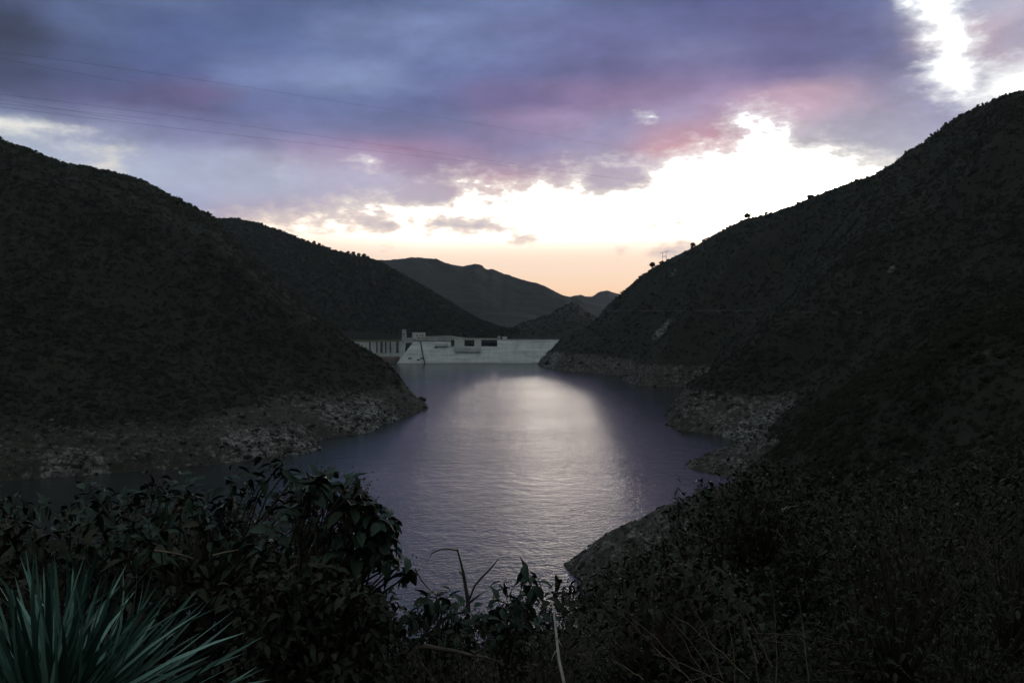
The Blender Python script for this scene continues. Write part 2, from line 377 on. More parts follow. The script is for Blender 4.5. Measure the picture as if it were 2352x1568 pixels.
SIL_R = [(1236,832),(1262,806),(1285,781),(1310,766),(1345,752),(1372,735),(1385,712),(1420,680),(1450,652),(1497,616),(1530,598),(1590,569),(1640,538),(1710,502),(1740,498),(1800,480),(1850,458),
         (1900,438),(1960,415),(2000,405),(2050,375),(2080,350),(2120,325),(2150,300),(2200,265),(2250,243),(2300,222),(2352,207),(2500,150),(2900,40)]
RID = [(-700,900),(0,860),(330,820),(500,790),(640,730),(760,690),(870,640),(940,590),(985,556)], [(1236,YD-6),(1285,YD+10),(1345,YD+10),(1385,YD+20),(1500,960),(1740,850),(2050,700),(2352,570),(2900,430)]
px_dense = np.arange(-420, 2780, 2.6)
th = np.arctan2(px_dense - CX, F*cp)   # azimuth of a pixel column (taken on the horizon)
t0, t1 = th[0], th[-1]
th_all = np.concatenate([np.linspace(t1, t1 + (2*math.pi-(t1-t0)), 130)[1:-1] - 2*math.pi, th]) ; th_all = np.sort(th_all)
rr = np.exp(np.concatenate([np.arange(math.log(1.2), math.log(230), .011), np.arange(math.log(230), math.log(640), .0042), np.arange(math.log(640), math.log(1120), .0046), np.arange(math.log(1120), math.log(1500), .012)])); rr = np.concatenate([[0.02], rr])
TH, R = np.meshgrid(th_all, rr, indexing='ij')
GX, GY = R*np.sin(TH), R*np.cos(TH)
D = -poly_sd(GX, GY, WATER)           # metres from the water, negative in the lake
pxc = CX + F*cp*np.tan(np.clip(th_all, -1.2, 1.2)); front = np.abs(th_all) < 1.2
rleft = np.interp(pxc, *zip(*RID[0])); rright = np.interp(pxc, *zip(*RID[1]))
isL = (pxc < 990) & front; isR = (pxc > 1236) & front
RR = np.where(isL, rleft/np.cos(th_all), np.where(isR, rright/np.cos(th_all), 5000.0))
RR = np.where(~front, 650.0, RR)
def sil_tan(p, S):                    # tangent of elevation toward a silhouette pixel, per horizontal metre
    y = np.interp(p, *zip(*S)); b = (CY - y)/F; a = (p-CX)/F
    return (-sp + cp*b)/np.hypot(a, cp + sp*b)
# slope field S = z / d, interpolated between known points
ctrl = []
for S_, RD, rng in ((SIL_L, RID[0], (-700,-300,0,200,400,560,720,850,930)), (SIL_R, RID[1], (1262,1310,1345,1385,1450,1530,1640,1740,1850,1960,2050,2200,2352,2600,2900))):
    for p in rng:
        yy = np.interp(p, *zip(*RD)); q = at_y(p, float(np.interp(p, *zip(*S_))), float(yy)); ctrl.append((q.x, q.y, q.z))
ctrl += [(0,0,58.35),(12,0,58.8),(-12,0,58.3),(30,4,61),(-30,2,57),(0,-30,64),(0,30,46.2),(-10,60,33.5),(20,60,35.5),(45,60,42),(0,100,17),(80,120,44),(130,200,60),(0,-300,170),(-300,-100,140),(300,-100,190)]
for p, y_, r_ in ((1560,1150,262),(1450,1200,238),(1370,1250,222),(1700,1100,270),(1640,1034,360),(1700,1010,372),(1650,862,545),(1600,895,520),(1700,835,560),(1580,912,500),(1750,960,440),(920,878,575),(860,850,600),(700,960,440),(600,1000,400),(800,940,470)):
    q = at_y(p, y_, r_); ctrl.append((q.x, q.y, q.z))
ctrl = np.array(ctrl); dc = np.maximum(-poly_sd(ctrl[:,0], ctrl[:,1], WATER), 2.5); Sc = ctrl[:,2]/dc
num = 0; den = 0
for (cx_, cy_, _), s_ in zip(ctrl, np.clip(Sc, .12, 1.6)):
    wgt = 1/((GX-cx_)**2 + (GY-cy_)**2 + 60 + .004*R**2)**1.5; num = num + wgt*s_; den = den + wgt
SF = num/den
H = D*SF
# erosion: gullies and spurs, growing away from the water and from the viewer
amp = np.clip(D/60, 0, 1)*np.clip((R-40)/300, 0, 1)
H = H + amp*(9*ridged(GX/170+3, GY/170, 4) - 6) + np.clip(D/14, 0, 1)*np.clip(R/150, .06, 1)*1.5*fbm(GX/14, GY/14, 4)
crag = np.clip(D/5, 0, 1)*np.clip((R-120)/150, 0, 1)*np.exp(-np.clip(H-16, 0, 99)/9)
H = H + crag*(3.4*ridged((GX+.5*GY)/30, (GY-.4*GX)/60, 4, .55)-1.7 + 1.1*ridged((GX*.8-GY*.35-H*1.3)/7.5, (GY+.3*GX)/26, 3, .6))
H = H + .12*fbm(GX/1.3, GY/1.3, 3)*np.clip(D/3, 0, 1)
# beyond the ridge line the ground falls away
for i in range(len(th_all)):
    k = np.searchsorted(rr, RR[i])
    if k < len(rr)-1:
        hr = np.interp(RR[i], rr, H[i])
        if hr > 5:
            k0 = max(k-25, 0); fall = hr + 2 - .5*(rr[k0:] - RR[i]); m_ = np.minimum(H[i, k0:], fall); kk = 7.0
            H[i, k0:] = m_ - kk*np.log1p(np.exp(-np.abs(H[i, k0:]-fall)/kk))
H = np.where(D <= 0, np.maximum(D*.5, -14), H)
H = np.where(front[:,None] & (pxc[:,None] > 700) & (pxc[:,None] < 1236) & (GY > YD-130) & (D > 0), np.minimum(H, np.where(GY > YD+20, 12.0, np.maximum(8.0, .35*D))), H)
H = np.where(front[:,None] & (pxc[:,None] >= 1236) & (pxc[:,None] < 1300) & (GY > YD+45), np.minimum(H, 20.0), H)
for it in range(4):                   # match the skyline, keeping the small bumps
    fac = np.ones(len(th_all))
    for i in np.where(isL | isR)[0]:
        tt = sil_tan(pxc[i], SIL_L if isL[i] else SIL_R)
        sel = (rr > (300 if isL[i] else 190)) & (rr < RR[i]+60)
        z = H[i, sel]; r_ = rr[sel]; j = np.argmax((z-EYE)/r_)
        want = EYE + tt*r_[j]
        if z[j] > 4: fac[i] = np.clip(want/z[j], .5, 1.8)
    gapL = np.where(isL)[0]; gapR = np.where(isR)[0]
    for g_ in (gapL, gapR):
        fs = smooth1(fac[g_], 7 if it < 3 else 4); fac[g_] = fs
    ramp_ = np.clip((R-150)/180, 0, 1)*np.clip(D/6, 0, 1)*np.where(isR[:,None] & (R < 650), np.clip((D-22)/70, 0, 1), 1)
    H = np.where(H > 0, H*(1 + (fac[:,None]-1)*ramp_), H)
def sst(a, b, x): t = np.clip((x-a)/(b-a), 0, 1); return t*t*(3-2*t)
CAPA = [(1292,1300),(1400,1222),(1500,1176),(1560,1150),(1600,1136),(1640,1122),(1680,1108),(1720,1085),(1780,1030),(1860,950),(2000,850),(2200,740),(2400,600)]
CAPB = [(1572,1066),(1600,1054),(1640,1040),(1680,1026),(1706,1018),(1760,985),(1850,915),(2000,800),(2200,640)]
for CAP, r0, r1, wgt in ((CAPA, 150, 296, sst(80, 165, R)*(1-sst(296, 325, R))), (CAPB, 306, 420, sst(296, 325, R)*(1-sst(400, 500, R)))):
    for it in range(2):
        fc = np.ones(len(th_all)); sel = (rr > r0) & (rr < r1); r_ = rr[sel]
        for i in np.where(isR & (pxc < 2500))[0]:
            z = H[i, sel]; e = np.where(D[i, sel] > 0, (z-EYE)/r_, -9); j = np.argmax(e); want = EYE + sil_tan(pxc[i], CAP)*r_[j]
            if e[j] > -1 and z[j] > want: fc[i] = np.clip(want/z[j], .25, 1)
        fc = smooth1(fc, 6); H = np.where(H > 0, H*(1 + (fc[:,None]-1)*wgt), H)
H = H + np.where((D > 0) & (R > 130), .22*np.sin(H*2.6 + 1.5*fbm(GX/30, GY/30, 2))*np.exp(-np.clip(H-14, 0, 99)/5), 0)
H = np.where(D > 0, np.maximum(H, np.minimum(D*.25, .6)), H)
def hit_r(p, y):
    i = int(np.argmin(np.abs(pxc-p))); b = (CY-y)/F; a_ = (p-CX)/F; t = (-sp+cp*b)/np.hypot(a_, cp+sp*b)
    k = np.where((rr > 150) & (H[i] > .5) & ((H[i]-EYE)/rr >= t))[0]; k = k[0] if len(k) else int(np.searchsorted(rr, 600))
    return rr[k]*math.sin(th_all[i]), rr[k]*math.cos(th_all[i])
# bare rock mask: drawdown band over the water plus scars
rock = np.clip(1.2 - (H - 10)/ (9 + 6*fbm(GX/60, GY/60, 3)), 0, 1)*np.clip((R-130)/60, 0, 1)
for p, y_, r_, rad, s_ in ((1520,762,905,10,1.1),(1545,632,985,5,.9),(2045,619,640,3,.8),(2255,815,380,4,.5),(690,1020,0,26,.9),(830,950,0,26,.8),(1780,945,0,30,.6),(2070,352,690,4,.6),(165,1078,0,14,.9)):
    x0, y0 = hit_r(p, y_)
    g_ = np.exp(-(((GX-x0)**2 + (GY-y0)**2)/rad**2)); rock = np.maximum(rock, s_*g_)
# left bank away from the cliffs is covered with brown scree
lm = isL[:,None] & (pxc[:,None] < 470); rock = np.where(lm, rock*.62, rock)
rock = np.where(H < 1.2, np.maximum(rock, .55), rock)
pale = np.where(isL[:,None], .30, .46) + 0*R
for p, y_, r_, rad in ((700,1030,0,34),(600,1045,0,20),(830,960,0,30),(880,950,0,24),(1780,960,440,28),(1700,1000,420,20),(165,1085,0,13),(1520,762,905,14),(1545,632,985,7),(2045,619,640,5),(1260,845,0,30)):
    x0, y0 = hit_r(p, y_); pale = np.maximum(pale, np.exp(-(((GX-x0)**2 + (GY-y0)**2)/rad**2)))
na, nr = TH.shape
idx = np.arange(na*nr).reshape(na, nr)
ia = np.concatenate([idx, idx[:1]])   # close the circle
q = np.stack([ia[:-1,:-1], ia[:-1,1:], ia[1:,1:], ia[1:,:-1]], -1).reshape(-1, 4)[:, ::-1]
V = np.stack([GX, GY, H], -1).reshape(-1, 3)
dead = (D.reshape(-1) < -14)
q = q[~dead[q].all(1)]
ter = np_mesh('terrain', V, q, M_TER, smooth=True, attrs={'rock': rock.reshape(-1), 'pale': pale.reshape(-1)}); tag(ter, kind='structure')
def ground(x, y):
    """height of the terrain at world points"""
    x = np.atleast_1d(np.asarray(x, float)); y = np.atleast_1d(np.asarray(y, float))
    a = np.arctan2(x, y); r = np.maximum(np.hypot(x, y), .03)
    ii = np.clip(np.searchsorted(th_all, a)-1, 0, na-2); jj = np.clip(np.searchsorted(rr, r)-1, 0, nr-2)
    fa = (a-th_all[ii])/(th_all[ii+1]-th_all[ii]); fr = (r-rr[jj])/(rr[jj+1]-rr[jj])
    fa = np.clip(fa, 0, 1)
    return (H[ii,jj]*(1-fr)+H[ii,jj+1]*fr)*(1-fa) + (H[ii+1,jj]*(1-fr)+H[ii+1,jj+1]*fr)*fa

# water
wb = MB(); wb.add([(-900,60,0),(700,60,0),(700,YD+70,0),(-900,YD+70,0)], [(0,1,2,3)])
tag(wb.build('water', M_WAT), kind='structure')

# far hills: each an own ridge
def far_hill(name, sil, dist, base_d, back, x0, x1, base_z, namp, seed, step=3.0, rough_=1.0):
    px = np.arange(x0, x1, step); n = len(px)
    ds = np.interp(px, *zip(*dist)) if isinstance(dist, list) else np.full(n, float(dist))
    bd = np.interp(px, *zip(*base_d)) if isinstance(base_d, list) else np.full(n, float(base_d))
    yy = np.interp(px, *zip(*sil)) + rough_*1.6*fbm(px/16.0, px*0+seed, 4)
    zr = EYE + ((-sp + cp*(CY-yy)/F)/(cp + sp*(CY-yy)/F))*ds
    t = np.concatenate([np.linspace(0, 1, 150), 1 + np.linspace(.02, 1, 14)*back])
    T, PX = np.meshgrid(t, px); Yw = bd[:,None] + (ds-bd)[:,None]*T
    Xw = (PX-CX)/F/cp*Yw
    up = np.clip(T, 0, 1); prof = up**.85
    Zw = base_z + (zr[:,None]-base_z)*np.where(T <= 1, prof, 1-(T-1)*1.1)
    sc = (ds.mean()-bd.mean())
    rel = np.clip(1-np.abs(up-.55)/.55, 0, 1)
    Zw = Zw + namp*rel*ridged(Xw/sc*1.9+seed, Yw/sc*.9+seed, 5, .5) + namp*.05*rough_*fbm(Xw/sc*30, Yw/sc*30, 4)
    for it in range(3):
        e = ((Zw-EYE)/Yw).max(1); j = ((Zw-EYE)/Yw).argmax(1); Yj = Yw[np.arange(n), j]; Zj = Zw[np.arange(n), j]; want = EYE + (zr-EYE)/ds*Yj
        fc = smooth1(np.clip((want-base_z)/np.maximum(Zj-base_z, 1), .2, 3), 3 if it < 2 else 2); Zw = base_z + (Zw-base_z)*fc[:,None]
    a, b = T.shape; id_ = np.arange(a*b).reshape(a, b)
    q = np.stack([id_[:-1,:-1], id_[:-1,1:], id_[1:,1:], id_[1:,:-1]], -1).reshape(-1, 4)[:, ::-1]
    rk = np.clip(.05 + .25*ridged(Xw/sc*4+seed, Yw/sc*2, 3), 0, .4)
    o = np_mesh(name, np.stack([Xw, Yw, Zw], -1).reshape(-1, 3), q, M_TER, smooth=True, attrs={'rock': rk.reshape(-1)})
    tag(o, kind='structure'); return px, ds, zr, (Xw, Yw, Zw)
SIL2 = [(330,520),(420,508),(500,502),(535,500),(580,508),(610,517),(660,535),(700,552),(760,572),(800,582),(850,594),(880,606),(910,622),(950,645),(990,668),(1030,692),(1070,718),(1110,738),(1150,752),(1200,760)]
h2 = far_hill('hill', SIL2, [(330,1300),(800,1280),(1200,1250)], [(330,1050),(1200,YD+66)], .5, 330, 1200, 5, 26, 5.2)
SIL3 = [(700,640),(780,610),(850,597),(900,597),(945,591),(1003,594),(1020,603),(1040,607),(1062,611),(1090,606),(1107,609),(1118,620),(1132,618),(1150,626),(1185,637),(1210,645),(1235,650),(1262,662),(1290,677),(1310,681),
        (1325,678),(1345,682),(1400,700),(1500,720)]
h3 = far_hill('distant_ridge', SIL3, 3600, 1900, .4, 700, 1500, 10, 130, 1.7)
SIL4 = [(1200,720),(1280,700),(1310,684),(1325,680),(1332,676),(1345,681),(1358,682),(1375,670),(1392,667),(1410,672),(1440,678),(1500,690),(1600,700)]
h4 = far_hill('far_ridge', SIL4, 5200, 3000, .4, 1200, 1600, 10, 110, 9.1)
SIL5 = [(1040,760),(1080,728),(1110,718),(1150,713),(1180,712),(1215,717),(1250,725),(1300,745)]
h5 = far_hill('low_hill', SIL5, 2300, 1500, .5, 1040, 1300, 10, 14, 4.4)
SIL6 = [(1120,775),(1160,760),(1195,742),(1225,732),(1262,722),(1285,706),(1300,699),(1315,696),(1328,698),(1345,712),(1365,727),(1385,738),(1420,760),(1480,800)]
h6 = far_hill('knoll', SIL6, YD+260, YD+60, .7, 1120, 1480, 22, 5, 7.3, 2.0)
# ground behind the dam
gb = MB(); gb.add([(-1500,YD+62,14),(900,YD+62,14),(3200,6400,8),(-3200,6400,8)], [(0,1,2,3)])
gd = gb.build('valley_floor', M_TER); tag(gd, kind='structure')

# road cut into the right-hand slope at the height of the viewer
pts = []
for p in np.arange(1392, 2010, 6.0):
    i = int(np.argmin(np.abs(pxc - p))); k = np.where((rr > 320) & (H[i] > EYE))[0]
    if len(k): pts.append((th_all[i], rr[k[0]]))
ta = np.array([p[0] for p in pts]); ra = smooth1(np.array([p[1] for p in pts]), 4)
road = MB(); rail_xy = []
prev = None
for a, r in zip(ta, ra):
    c, s = math.cos(a), math.sin(a); zc = EYE + .1
    cur = [((r-3.0)*s, (r-3.0)*c, zc), ((r+5)*s, (r+5)*c, zc+.05), ((r-3.0)*s, (r-3.0)*c, zc-3.2), ((r+5)*s, (r+5)*c, zc-3.2)]
    if prev:
        b = [prev, cur]
        road.add(prev+cur, [(0,4,5,1),(1,5,7,3),(3,7,6,2)] + ([(2,6,4,0)] if math.sin(a*310)+math.sin(a*123) > -.2 else []))
    prev = cur; rail_xy.append(((r-2.9)*s, (r-2.9)*c))
M_ROAD = simple('asphalt', (.05,.05,.05), (.08,.075,.07), .5, .9, coord='Object')
tag(road.build('road', M_ROAD), kind='structure')
M_STEEL = simple('galvanised_steel', (.07,.075,.075), (.20,.21,.21), .03, .6)
gr = empty('guard_rail', (*rail_xy[0], EYE+.1), 'thin pale guard rail along the road cut across the right hillside', 'guard rail')
rb = MB(); pb = MB(); x0, y0 = rail_xy[0]
run = [(x-x0, y-y0, .68) for x, y in rail_xy[:len(rail_xy)*6//10]]
rb.tube(run, .20, 5)
for x, y, z in run[::1]: pb.box(x-.1, x+.1, y-.1, y+.1, 0, .68)
rb.build('rail', M_STEEL, gr); po = pb.build('posts', M_STEEL, gr); po['kind'] = 'stuff'

# ------------------------------------------------------------------ the dam
def concrete():
    m, g, b = material('weathered_concrete'); ge = g.n('ShaderNodeNewGeometry'); x, y, z = g.sep(ge.outputs['Position'])
    lift = g.noise(g.comb(g.m('MULTIPLY', x, .04), 0.0, g.m('MULTIPLY', z, 1.0)), .55, 5, .6)
    streak = g.noise(g.comb(g.m('MULTIPLY', x, 1.0), 0.0, g.m('MULTIPLY', z, .06)), .35, 6, .65)
    blot = g.noise(ge.outputs['Position'], .10, 6, .6)
    c = g.mixc(g.mr(lift, .36, .62), (.30,.34,.345,1), (.62,.67,.68,1))
    c = g.mixc(g.mr(streak, .48, .68, 0, .75), c, (.36,.39,.38,1))
    c = g.mixc(g.mr(blot, .40, .62, .0, .45), c, (.66,.70,.71,1))
    wet = g.mr(z, .2, 2.4, .6, 0.0)
    c = g.mixc(wet, c, (.12,.13,.11,1))
    g.put(b.inputs['Base Color'], c); b.inputs['Roughness'].default_value = .9
    bp = g.n('ShaderNodeBump'); bp.inputs['Strength'].default_value = .5; bp.inputs['Distance'].default_value = .3
    g.put(bp.inputs['Height'], lift); g.put(b.inputs['Normal'], bp.outputs[0]); return m
M_CON = concrete()
M_CON2 = simple('grey_concrete', (.26,.29,.28), (.42,.45,.44), .3, .9, .3)
M_DARK = simple('shade_and_dark_parts', (.05,.055,.05), (.09,.095,.085), .3, .9)  # recess shade put into the colour; also the dark pipe and spots
M_WHITE = simple('white_plaster', (.50,.52,.50), (.62,.63,.61), .4, .8)
M_RAIL = simple('painted_rail', (.10,.12,.06), (.18,.18,.09), .5, .7)
M_GLASS = simple('dark_glass', (.02,.025,.03), (.03,.035,.04), .5, .2, spec=.5)
dam = empty('dam', (at_y(1100,780,YD+14).x, YD+14, 0), 'long pale concrete gravity dam across the far end of the lake', 'dam')
DO = dam.location.copy()
YC = YD+14                                    # crest plane; toe stands at YD
def Pd(px, py, Y): v = at_y(px, py, Y); return (v.x-DO.x, v.y-DO.y, v.z)
def zpix(py, Y): return at_y(1100, py, Y).z
def xpix(px, Y): return at_y(px, 780, Y).x - DO.x
def slab(mb, xa, xb, ptop, pbot=None, xa_b=None, xb_b=None, ztoe=-6.0, thick=9.0):
    """battered block from crest to toe; xa..xb pixels on the crest, xa_b..xb_b at the toe"""
    zt = zpix(ptop, YC); za, zb = zt, ztoe; full = zpix(781, YC)
    yt = YC - DO.y - (full-zt)/(full-0)*14.0; yb = YC - DO.y - (full-ztoe)/(full-0)*14.0
    mb.hexa([(xpix(xa_b or xa, YD), yb, zb), (xpix(xb_b or xb, YD), yb, zb), (xpix(xb_b or xb, YD), thick+6, zb), (xpix(xa_b or xa, YD), thick+6, zb),
             (xpix(xa, YC), yt, zt), (xpix(xb, YC), yt, zt), (xpix(xb, YC), thick, zt), (xpix(xa, YC), thick, zt)])
mw = MB()
slab(mw, 951, 1000, 783, xa_b=902, xb_b=1000); slab(mw, 1000, 1035, 783); slab(mw, 1035, 1142, 796); slab(mw, 1142, 1310, 781.5, xb_b=1310)
mw.build('dam_wall', M_CON, dam)
for a, b_ in ((1044,1066),(1090,1105)):
    pm = MB(); z0, z1 = zpix(796.2, YC), zpix(781, YC)
    x0, x1 = xpix(a, YC), xpix(b_, YC); xm = (x0+x1)/2
    n = 9; rim = [(x0 + (x1-x0)*(k/(n-1)), -4.5 - 2.6*math.sin(math.pi*k/(n-1))) for k in range(n)] + [(x1, 8), (x0, 8)]
    N = len(rim); pm.add([(x, y, z0) for x, y in rim] + [(x, y, z1) for x, y in rim], [tuple(range(N-1,-1,-1)), tuple(range(N, 2*N))] + [(i, (i+1)%N, N+(i+1)%N, N+i) for i in range(N)])
    pm.build('pier', M_WHITE, dam)
lm_ = MB(); lm_.box(xpix(1045,YC), xpix(1104,YC), -9.6, -5.0, zpix(807.0,YC), zpix(796.6,YC)); lm_.build('spillway_apron', M_CON, dam, .2)
dk = MB()
top = [(951,777),(977,773),(1035,771.5),(1050,774),(1073,777),(1142,777.5)]
for (a, ya), (b_, yb_) in zip(top[:-1], top[1:]):
    za, zb = zpix(ya, YC), zpix(yb_, YC); la, lb = zpix(782.6 if b_ <= 1035 else 780.6, YC), zpix(782.6 if b_ < 1036 else 780.6, YC)
    dk.hexa([(xpix(a,YC),-1.5,la),(xpix(b_,YC),-1.5,lb),(xpix(b_,YC),5.5,lb),(xpix(a,YC),5.5,la),(xpix(a,YC),-1.5,za),(xpix(b_,YC),-1.5,zb),(xpix(b_,YC),5.5,zb),(xpix(a,YC),5.5,za)])
dk.build('bridge_deck', M_CON2, dam)
rl = MB(); rl.tube([(xpix(a,YC), -1.7, zpix(y-1.6,YC)) for a, y in top[1:]], .22, 5)
for a in range(980, 1142, 8):
    yy = np.interp(a, *zip(*top)); rl.tube([(xpix(a,YC),-1.7,zpix(yy,YC)),(xpix(a,YC),-1.7,zpix(yy-1.6,YC))], .12, 4)
rl.build('railing', M_RAIL, dam)
pp = MB(); pp.box(xpix(1142,YC), xpix(1290,YC), .6, 1.6, zpix(781.4,YC), zpix(779,YC)); pp.build('parapet', M_CON2, dam)
YW = YD+34; wo_ = YW-DO.y
wg = MB()
wg.hexa([(xpix(760,YW),wo_-2,-5),(xpix(926,YW),wo_-2,-5),(xpix(926,YW),wo_+8,-5),(xpix(760,YW),wo_+8,-5),(xpix(760,YW),wo_,zpix(783,YW)),(xpix(930,YW),wo_,zpix(783,YW)),(xpix(930,YW),wo_+8,zpix(783,YW)),(xpix(760,YW),wo_+8,zpix(783,YW))])
wg.build('wing_wall', M_CON, dam)
for a, wd in ((850,3),(866,2.5),(876.6,5),(886.4,2.5),(896.8,3),(913,5.5)):
    rc = MB(); rc.box(xpix(a,YW)-wd*.25, xpix(a,YW)+wd*.25, wo_-2.4, wo_-.1, zpix(810,YW), zpix(784.5,YW)); rc.build('recess_shade', M_DARK, dam)  # dark boxes that paint the shade of the wing wall's recesses
wr = MB(); wr.box(xpix(790,YW), xpix(926,YW), wo_-1.0, wo_+.3, zpix(783,YW), zpix(780.4,YW)); wr.build('parapet', M_RAIL, dam)
ap = MB(); ap.hexa([(xpix(826,YD),-12,-5),(xpix(906,YD),-12,-5),(xpix(918,YW),wo_-2.2,-5),(xpix(820,YW),wo_-2.2,-5),(xpix(840,YD),-6,zpix(822,YD)),(xpix(904,YD),-6,zpix(822,YD)),(xpix(918,YW),wo_-2.2,zpix(818,YW)),(xpix(820,YW),wo_-2.2,zpix(818,YW))])
ap.build('abutment_block', simple('stained_rock', (.06,.05,.045), (.15,.12,.10), .15, .95, .6), dam)
pi = MB(); pi.tube([Pd(966,784,YC-.9), Pd(968.5,800,YD+8.1), Pd(972,818,YD+1), (xpix(976,YD-1.3), YD-1.3-DO.y, -1)], .75, 6); pi.build('intake_pipe', M_DARK, dam)
for a, y_ in ((941,822.5),(961,826),(969,822.5)):
    f = (y_-781)/(835-781); ho = MB(); v = Pd(a, y_, YD+14-14*f-.35); ho.tube([(v[0]-1.2,v[1]+.4,v[2]),(v[0]-1.1,v[1]-.1,v[2]),(v[0]+1.1,v[1]-.1,v[2]+.2),(v[0]+1.2,v[1]+.4,v[2])], .8, 6); ho.build('dark_spot', M_DARK, dam)  # small dark lumps for the dark spots low on the face
sl_ = MB(); f0 = (799-781)/54.; a0 = Pd(1739/1.7415,798.5,YC-14*f0-.4); a1 = Pd(1762/1.7415,793.5,YC-14*(793.5-781)/54-.4); sl_.tube([a0,a1],.8,5); sl_.build('drain_slot', M_DARK, dam)
tp = MB(); tp.box(xpix(1000,YC), xpix(1030,YC), -6.0, -2.6, zpix(795,YC), zpix(788,YC)); tp.build('buttress', M_CON, dam, .3)
# tower
xt = at_y(928.5, 780, YD+16).x; tw = empty('tower', (xt, YD+16, zpix(787,YD+16)), 'narrow grey concrete tower standing on the left part of the dam', 'tower')
b0 = tw.location.z; s1 = MB(); wpx = .5
s1.hexa([(-2.4,-2.4,zpix(776,YD+16)-b0),(2.4,-2.4,zpix(776,YD+16)-b0),(2.4,2.4,zpix(776,YD+16)-b0),(-2.4,2.4,zpix(776,YD+16)-b0),(-2.1,-2.1,zpix(758,YD+16)-b0),(2.1,-2.1,zpix(758,YD+16)-b0),(2.1,2.1,zpix(758,YD+16)-b0),(-2.1,2.1,zpix(758,YD+16)-b0)])
s1.build('shaft', M_CON2, tw, .15)
s2 = MB(); s2.box(-1.8,1.8,-1.8,1.8,zpix(758,YD+16)-b0+.003,zpix(756.4,YD+16)-b0); s2.build('cap', M_CON2, tw, .2)
s3 = MB(); s3.box(-2.6,11,-3,3.4,0,zpix(776,YD+16)-b0-.003); s3.build('plinth', M_CON2, tw, .15)
s4 = MB(); s4.box(-.6,.6,-2.6,-2.0,zpix(768,YD+16)-b0,zpix(765,YD+16)-b0); s4.build('window', M_GLASS, tw)
# gatehouse
xg = at_y(961.7, 780, YC).x; gz = zpix(777, YC); gh = empty('gatehouse', (xg, YC+2, gz), 'small white box-shaped gatehouse on top of the dam, right of the tower', 'building')
hz = zpix(764.5, YC)-gz; q1 = MB(); q1.box(-7.3,7.3,-3.2,3.2,0,hz); q1.build('wall', M_WHITE, gh, .1)
q2 = MB(); q2.box(-7.6,7.6,-3.5,3.5,hz+.003,hz+.4); q2.build('roof', M_WHITE, gh, .08)
for x_ in (-1.8, 2.4, 4.9):
    q3 = MB(); q3.box(x_-.6,x_+.6,-3.3,-3.1,hz*.40,hz*.66); q3.build('window', M_GLASS, gh)
q4 = MB(); q4.box(-.9,.9,-3.35,-3.1,.02,hz*.34); q4.build('door', simple('rusty_orange_door', (.28,.12,.04), (.4,.18,.06), 1.0, .8), gh)
# two little huts on the right of the spillway
for k, (pa, pb_, yt_, lab) in enumerate(((1143,1149,773.5,'tiny grey hut on the dam crest beside the spillway opening'),(1154,1164,774.5,'low pale hut on the dam crest, second from the spillway'))):
    xm = at_y((pa+pb_)/2, 780, YC).x; zb = zpix(779, YC); ht = empty('hut', (xm, YC+4, zb), lab, 'hut', 'huts on the dam crest')
    hw = (pb_-pa)*.25; hh = zpix(yt_,YC)-zb; a_ = MB(); a_.box(-hw,hw,-1.5,1.5,0,hh); a_.build('wall', M_WHITE if k else M_CON2, ht, .06)
    a_ = MB(); a_.add([(-hw-.3,-1.8,hh),(hw+.3,-1.8,hh),(hw+.3,1.8,hh),(-hw-.3,1.8,hh),(-hw-.3,0,hh+.7),(hw+.3,0,hh+.7)], [(0,1,5,4),(2,3,4,5),(0,4,3),(1,2,5),(3,2,1,0)]); a_.build('roof', M_CON2, ht)

# ------------------------------------------------------------------ wires and pylon
M_WIRE = simple('wire', (.05,.05,.06), (.07,.07,.08), 1, .6)
for k, (a, m_, b_, lab) in enumerate((((-60,122,330),(640,212,420),(1500,352,900),'highest of three thin power lines crossing the sky from upper left'),
                               ((-60,217,330),(640,300,420),(1500,424,900),'middle one of three thin power lines crossing the sky from upper left'),
                               ((-60,233,330),(640,322,420),(1560,424,900),'lowest of three thin power lines crossing the sky from upper left'))):
    A, Mi, B = at_y(*a), at_y(*m_), at_y(*b_)
    B2 = B + (B-Mi)*.45; B2.z = B.z - 14
    cpnts = []
    for t in np.linspace(-.25, 1, 60):     # quadratic through A, Mi, B
        cpnts.append(A*((1-t)*(1-2*t)) + Mi*(4*t*(1-t)) + B*(t*(2*t-1)))
    wb_ = MB(); O = A.copy(); wb_.tube([p-O for p in cpnts], .032, 4)
    o = wb_.build('power_line', M_WIRE); o.location = O; tag(o, lab, 'power line', 'power lines in the sky')
A, B = at_y(1040, 718, YD+120), at_y(1460, 721, YD+120)
wb_ = MB(); wb_.tube([(A + (B-A)*t + Vector((0,0,-1.6*4*t*(1-t))) - A) for t in np.linspace(0,1,24)], .16, 4)
o = wb_.build('cable', M_WIRE); o.location = A; tag(o, 'dark cable slung level across the valley just above the dam', 'cable')
pz = at_y(1526, 602, 1020); py_ = empty('utility_pylon', (pz.x, pz.y, pz.z-3), 'thin two-legged utility pylon with a slanting crossarm on the right skyline', 'pylon')
for dx in (-2.1, 2.1):
    a_ = MB(); a_.tube([(dx,0,-2),(dx,0,14.5)], [.22,.17], 6); a_.build('pole', M_BARK, py_)
a_ = MB(); a_.tube([(-4.2,2,13.2),(4.6,-2,15.6)], .2, 5); a_.build('crossarm', M_BARK, py_)
a_ = MB(); a_.tube([(-2.1,0,11),(2.1,0,8)], .12, 4); a_.tube([(-2.1,0,8),(2.1,0,11)], .12, 4); a_.build('brace', M_BARK, py_)

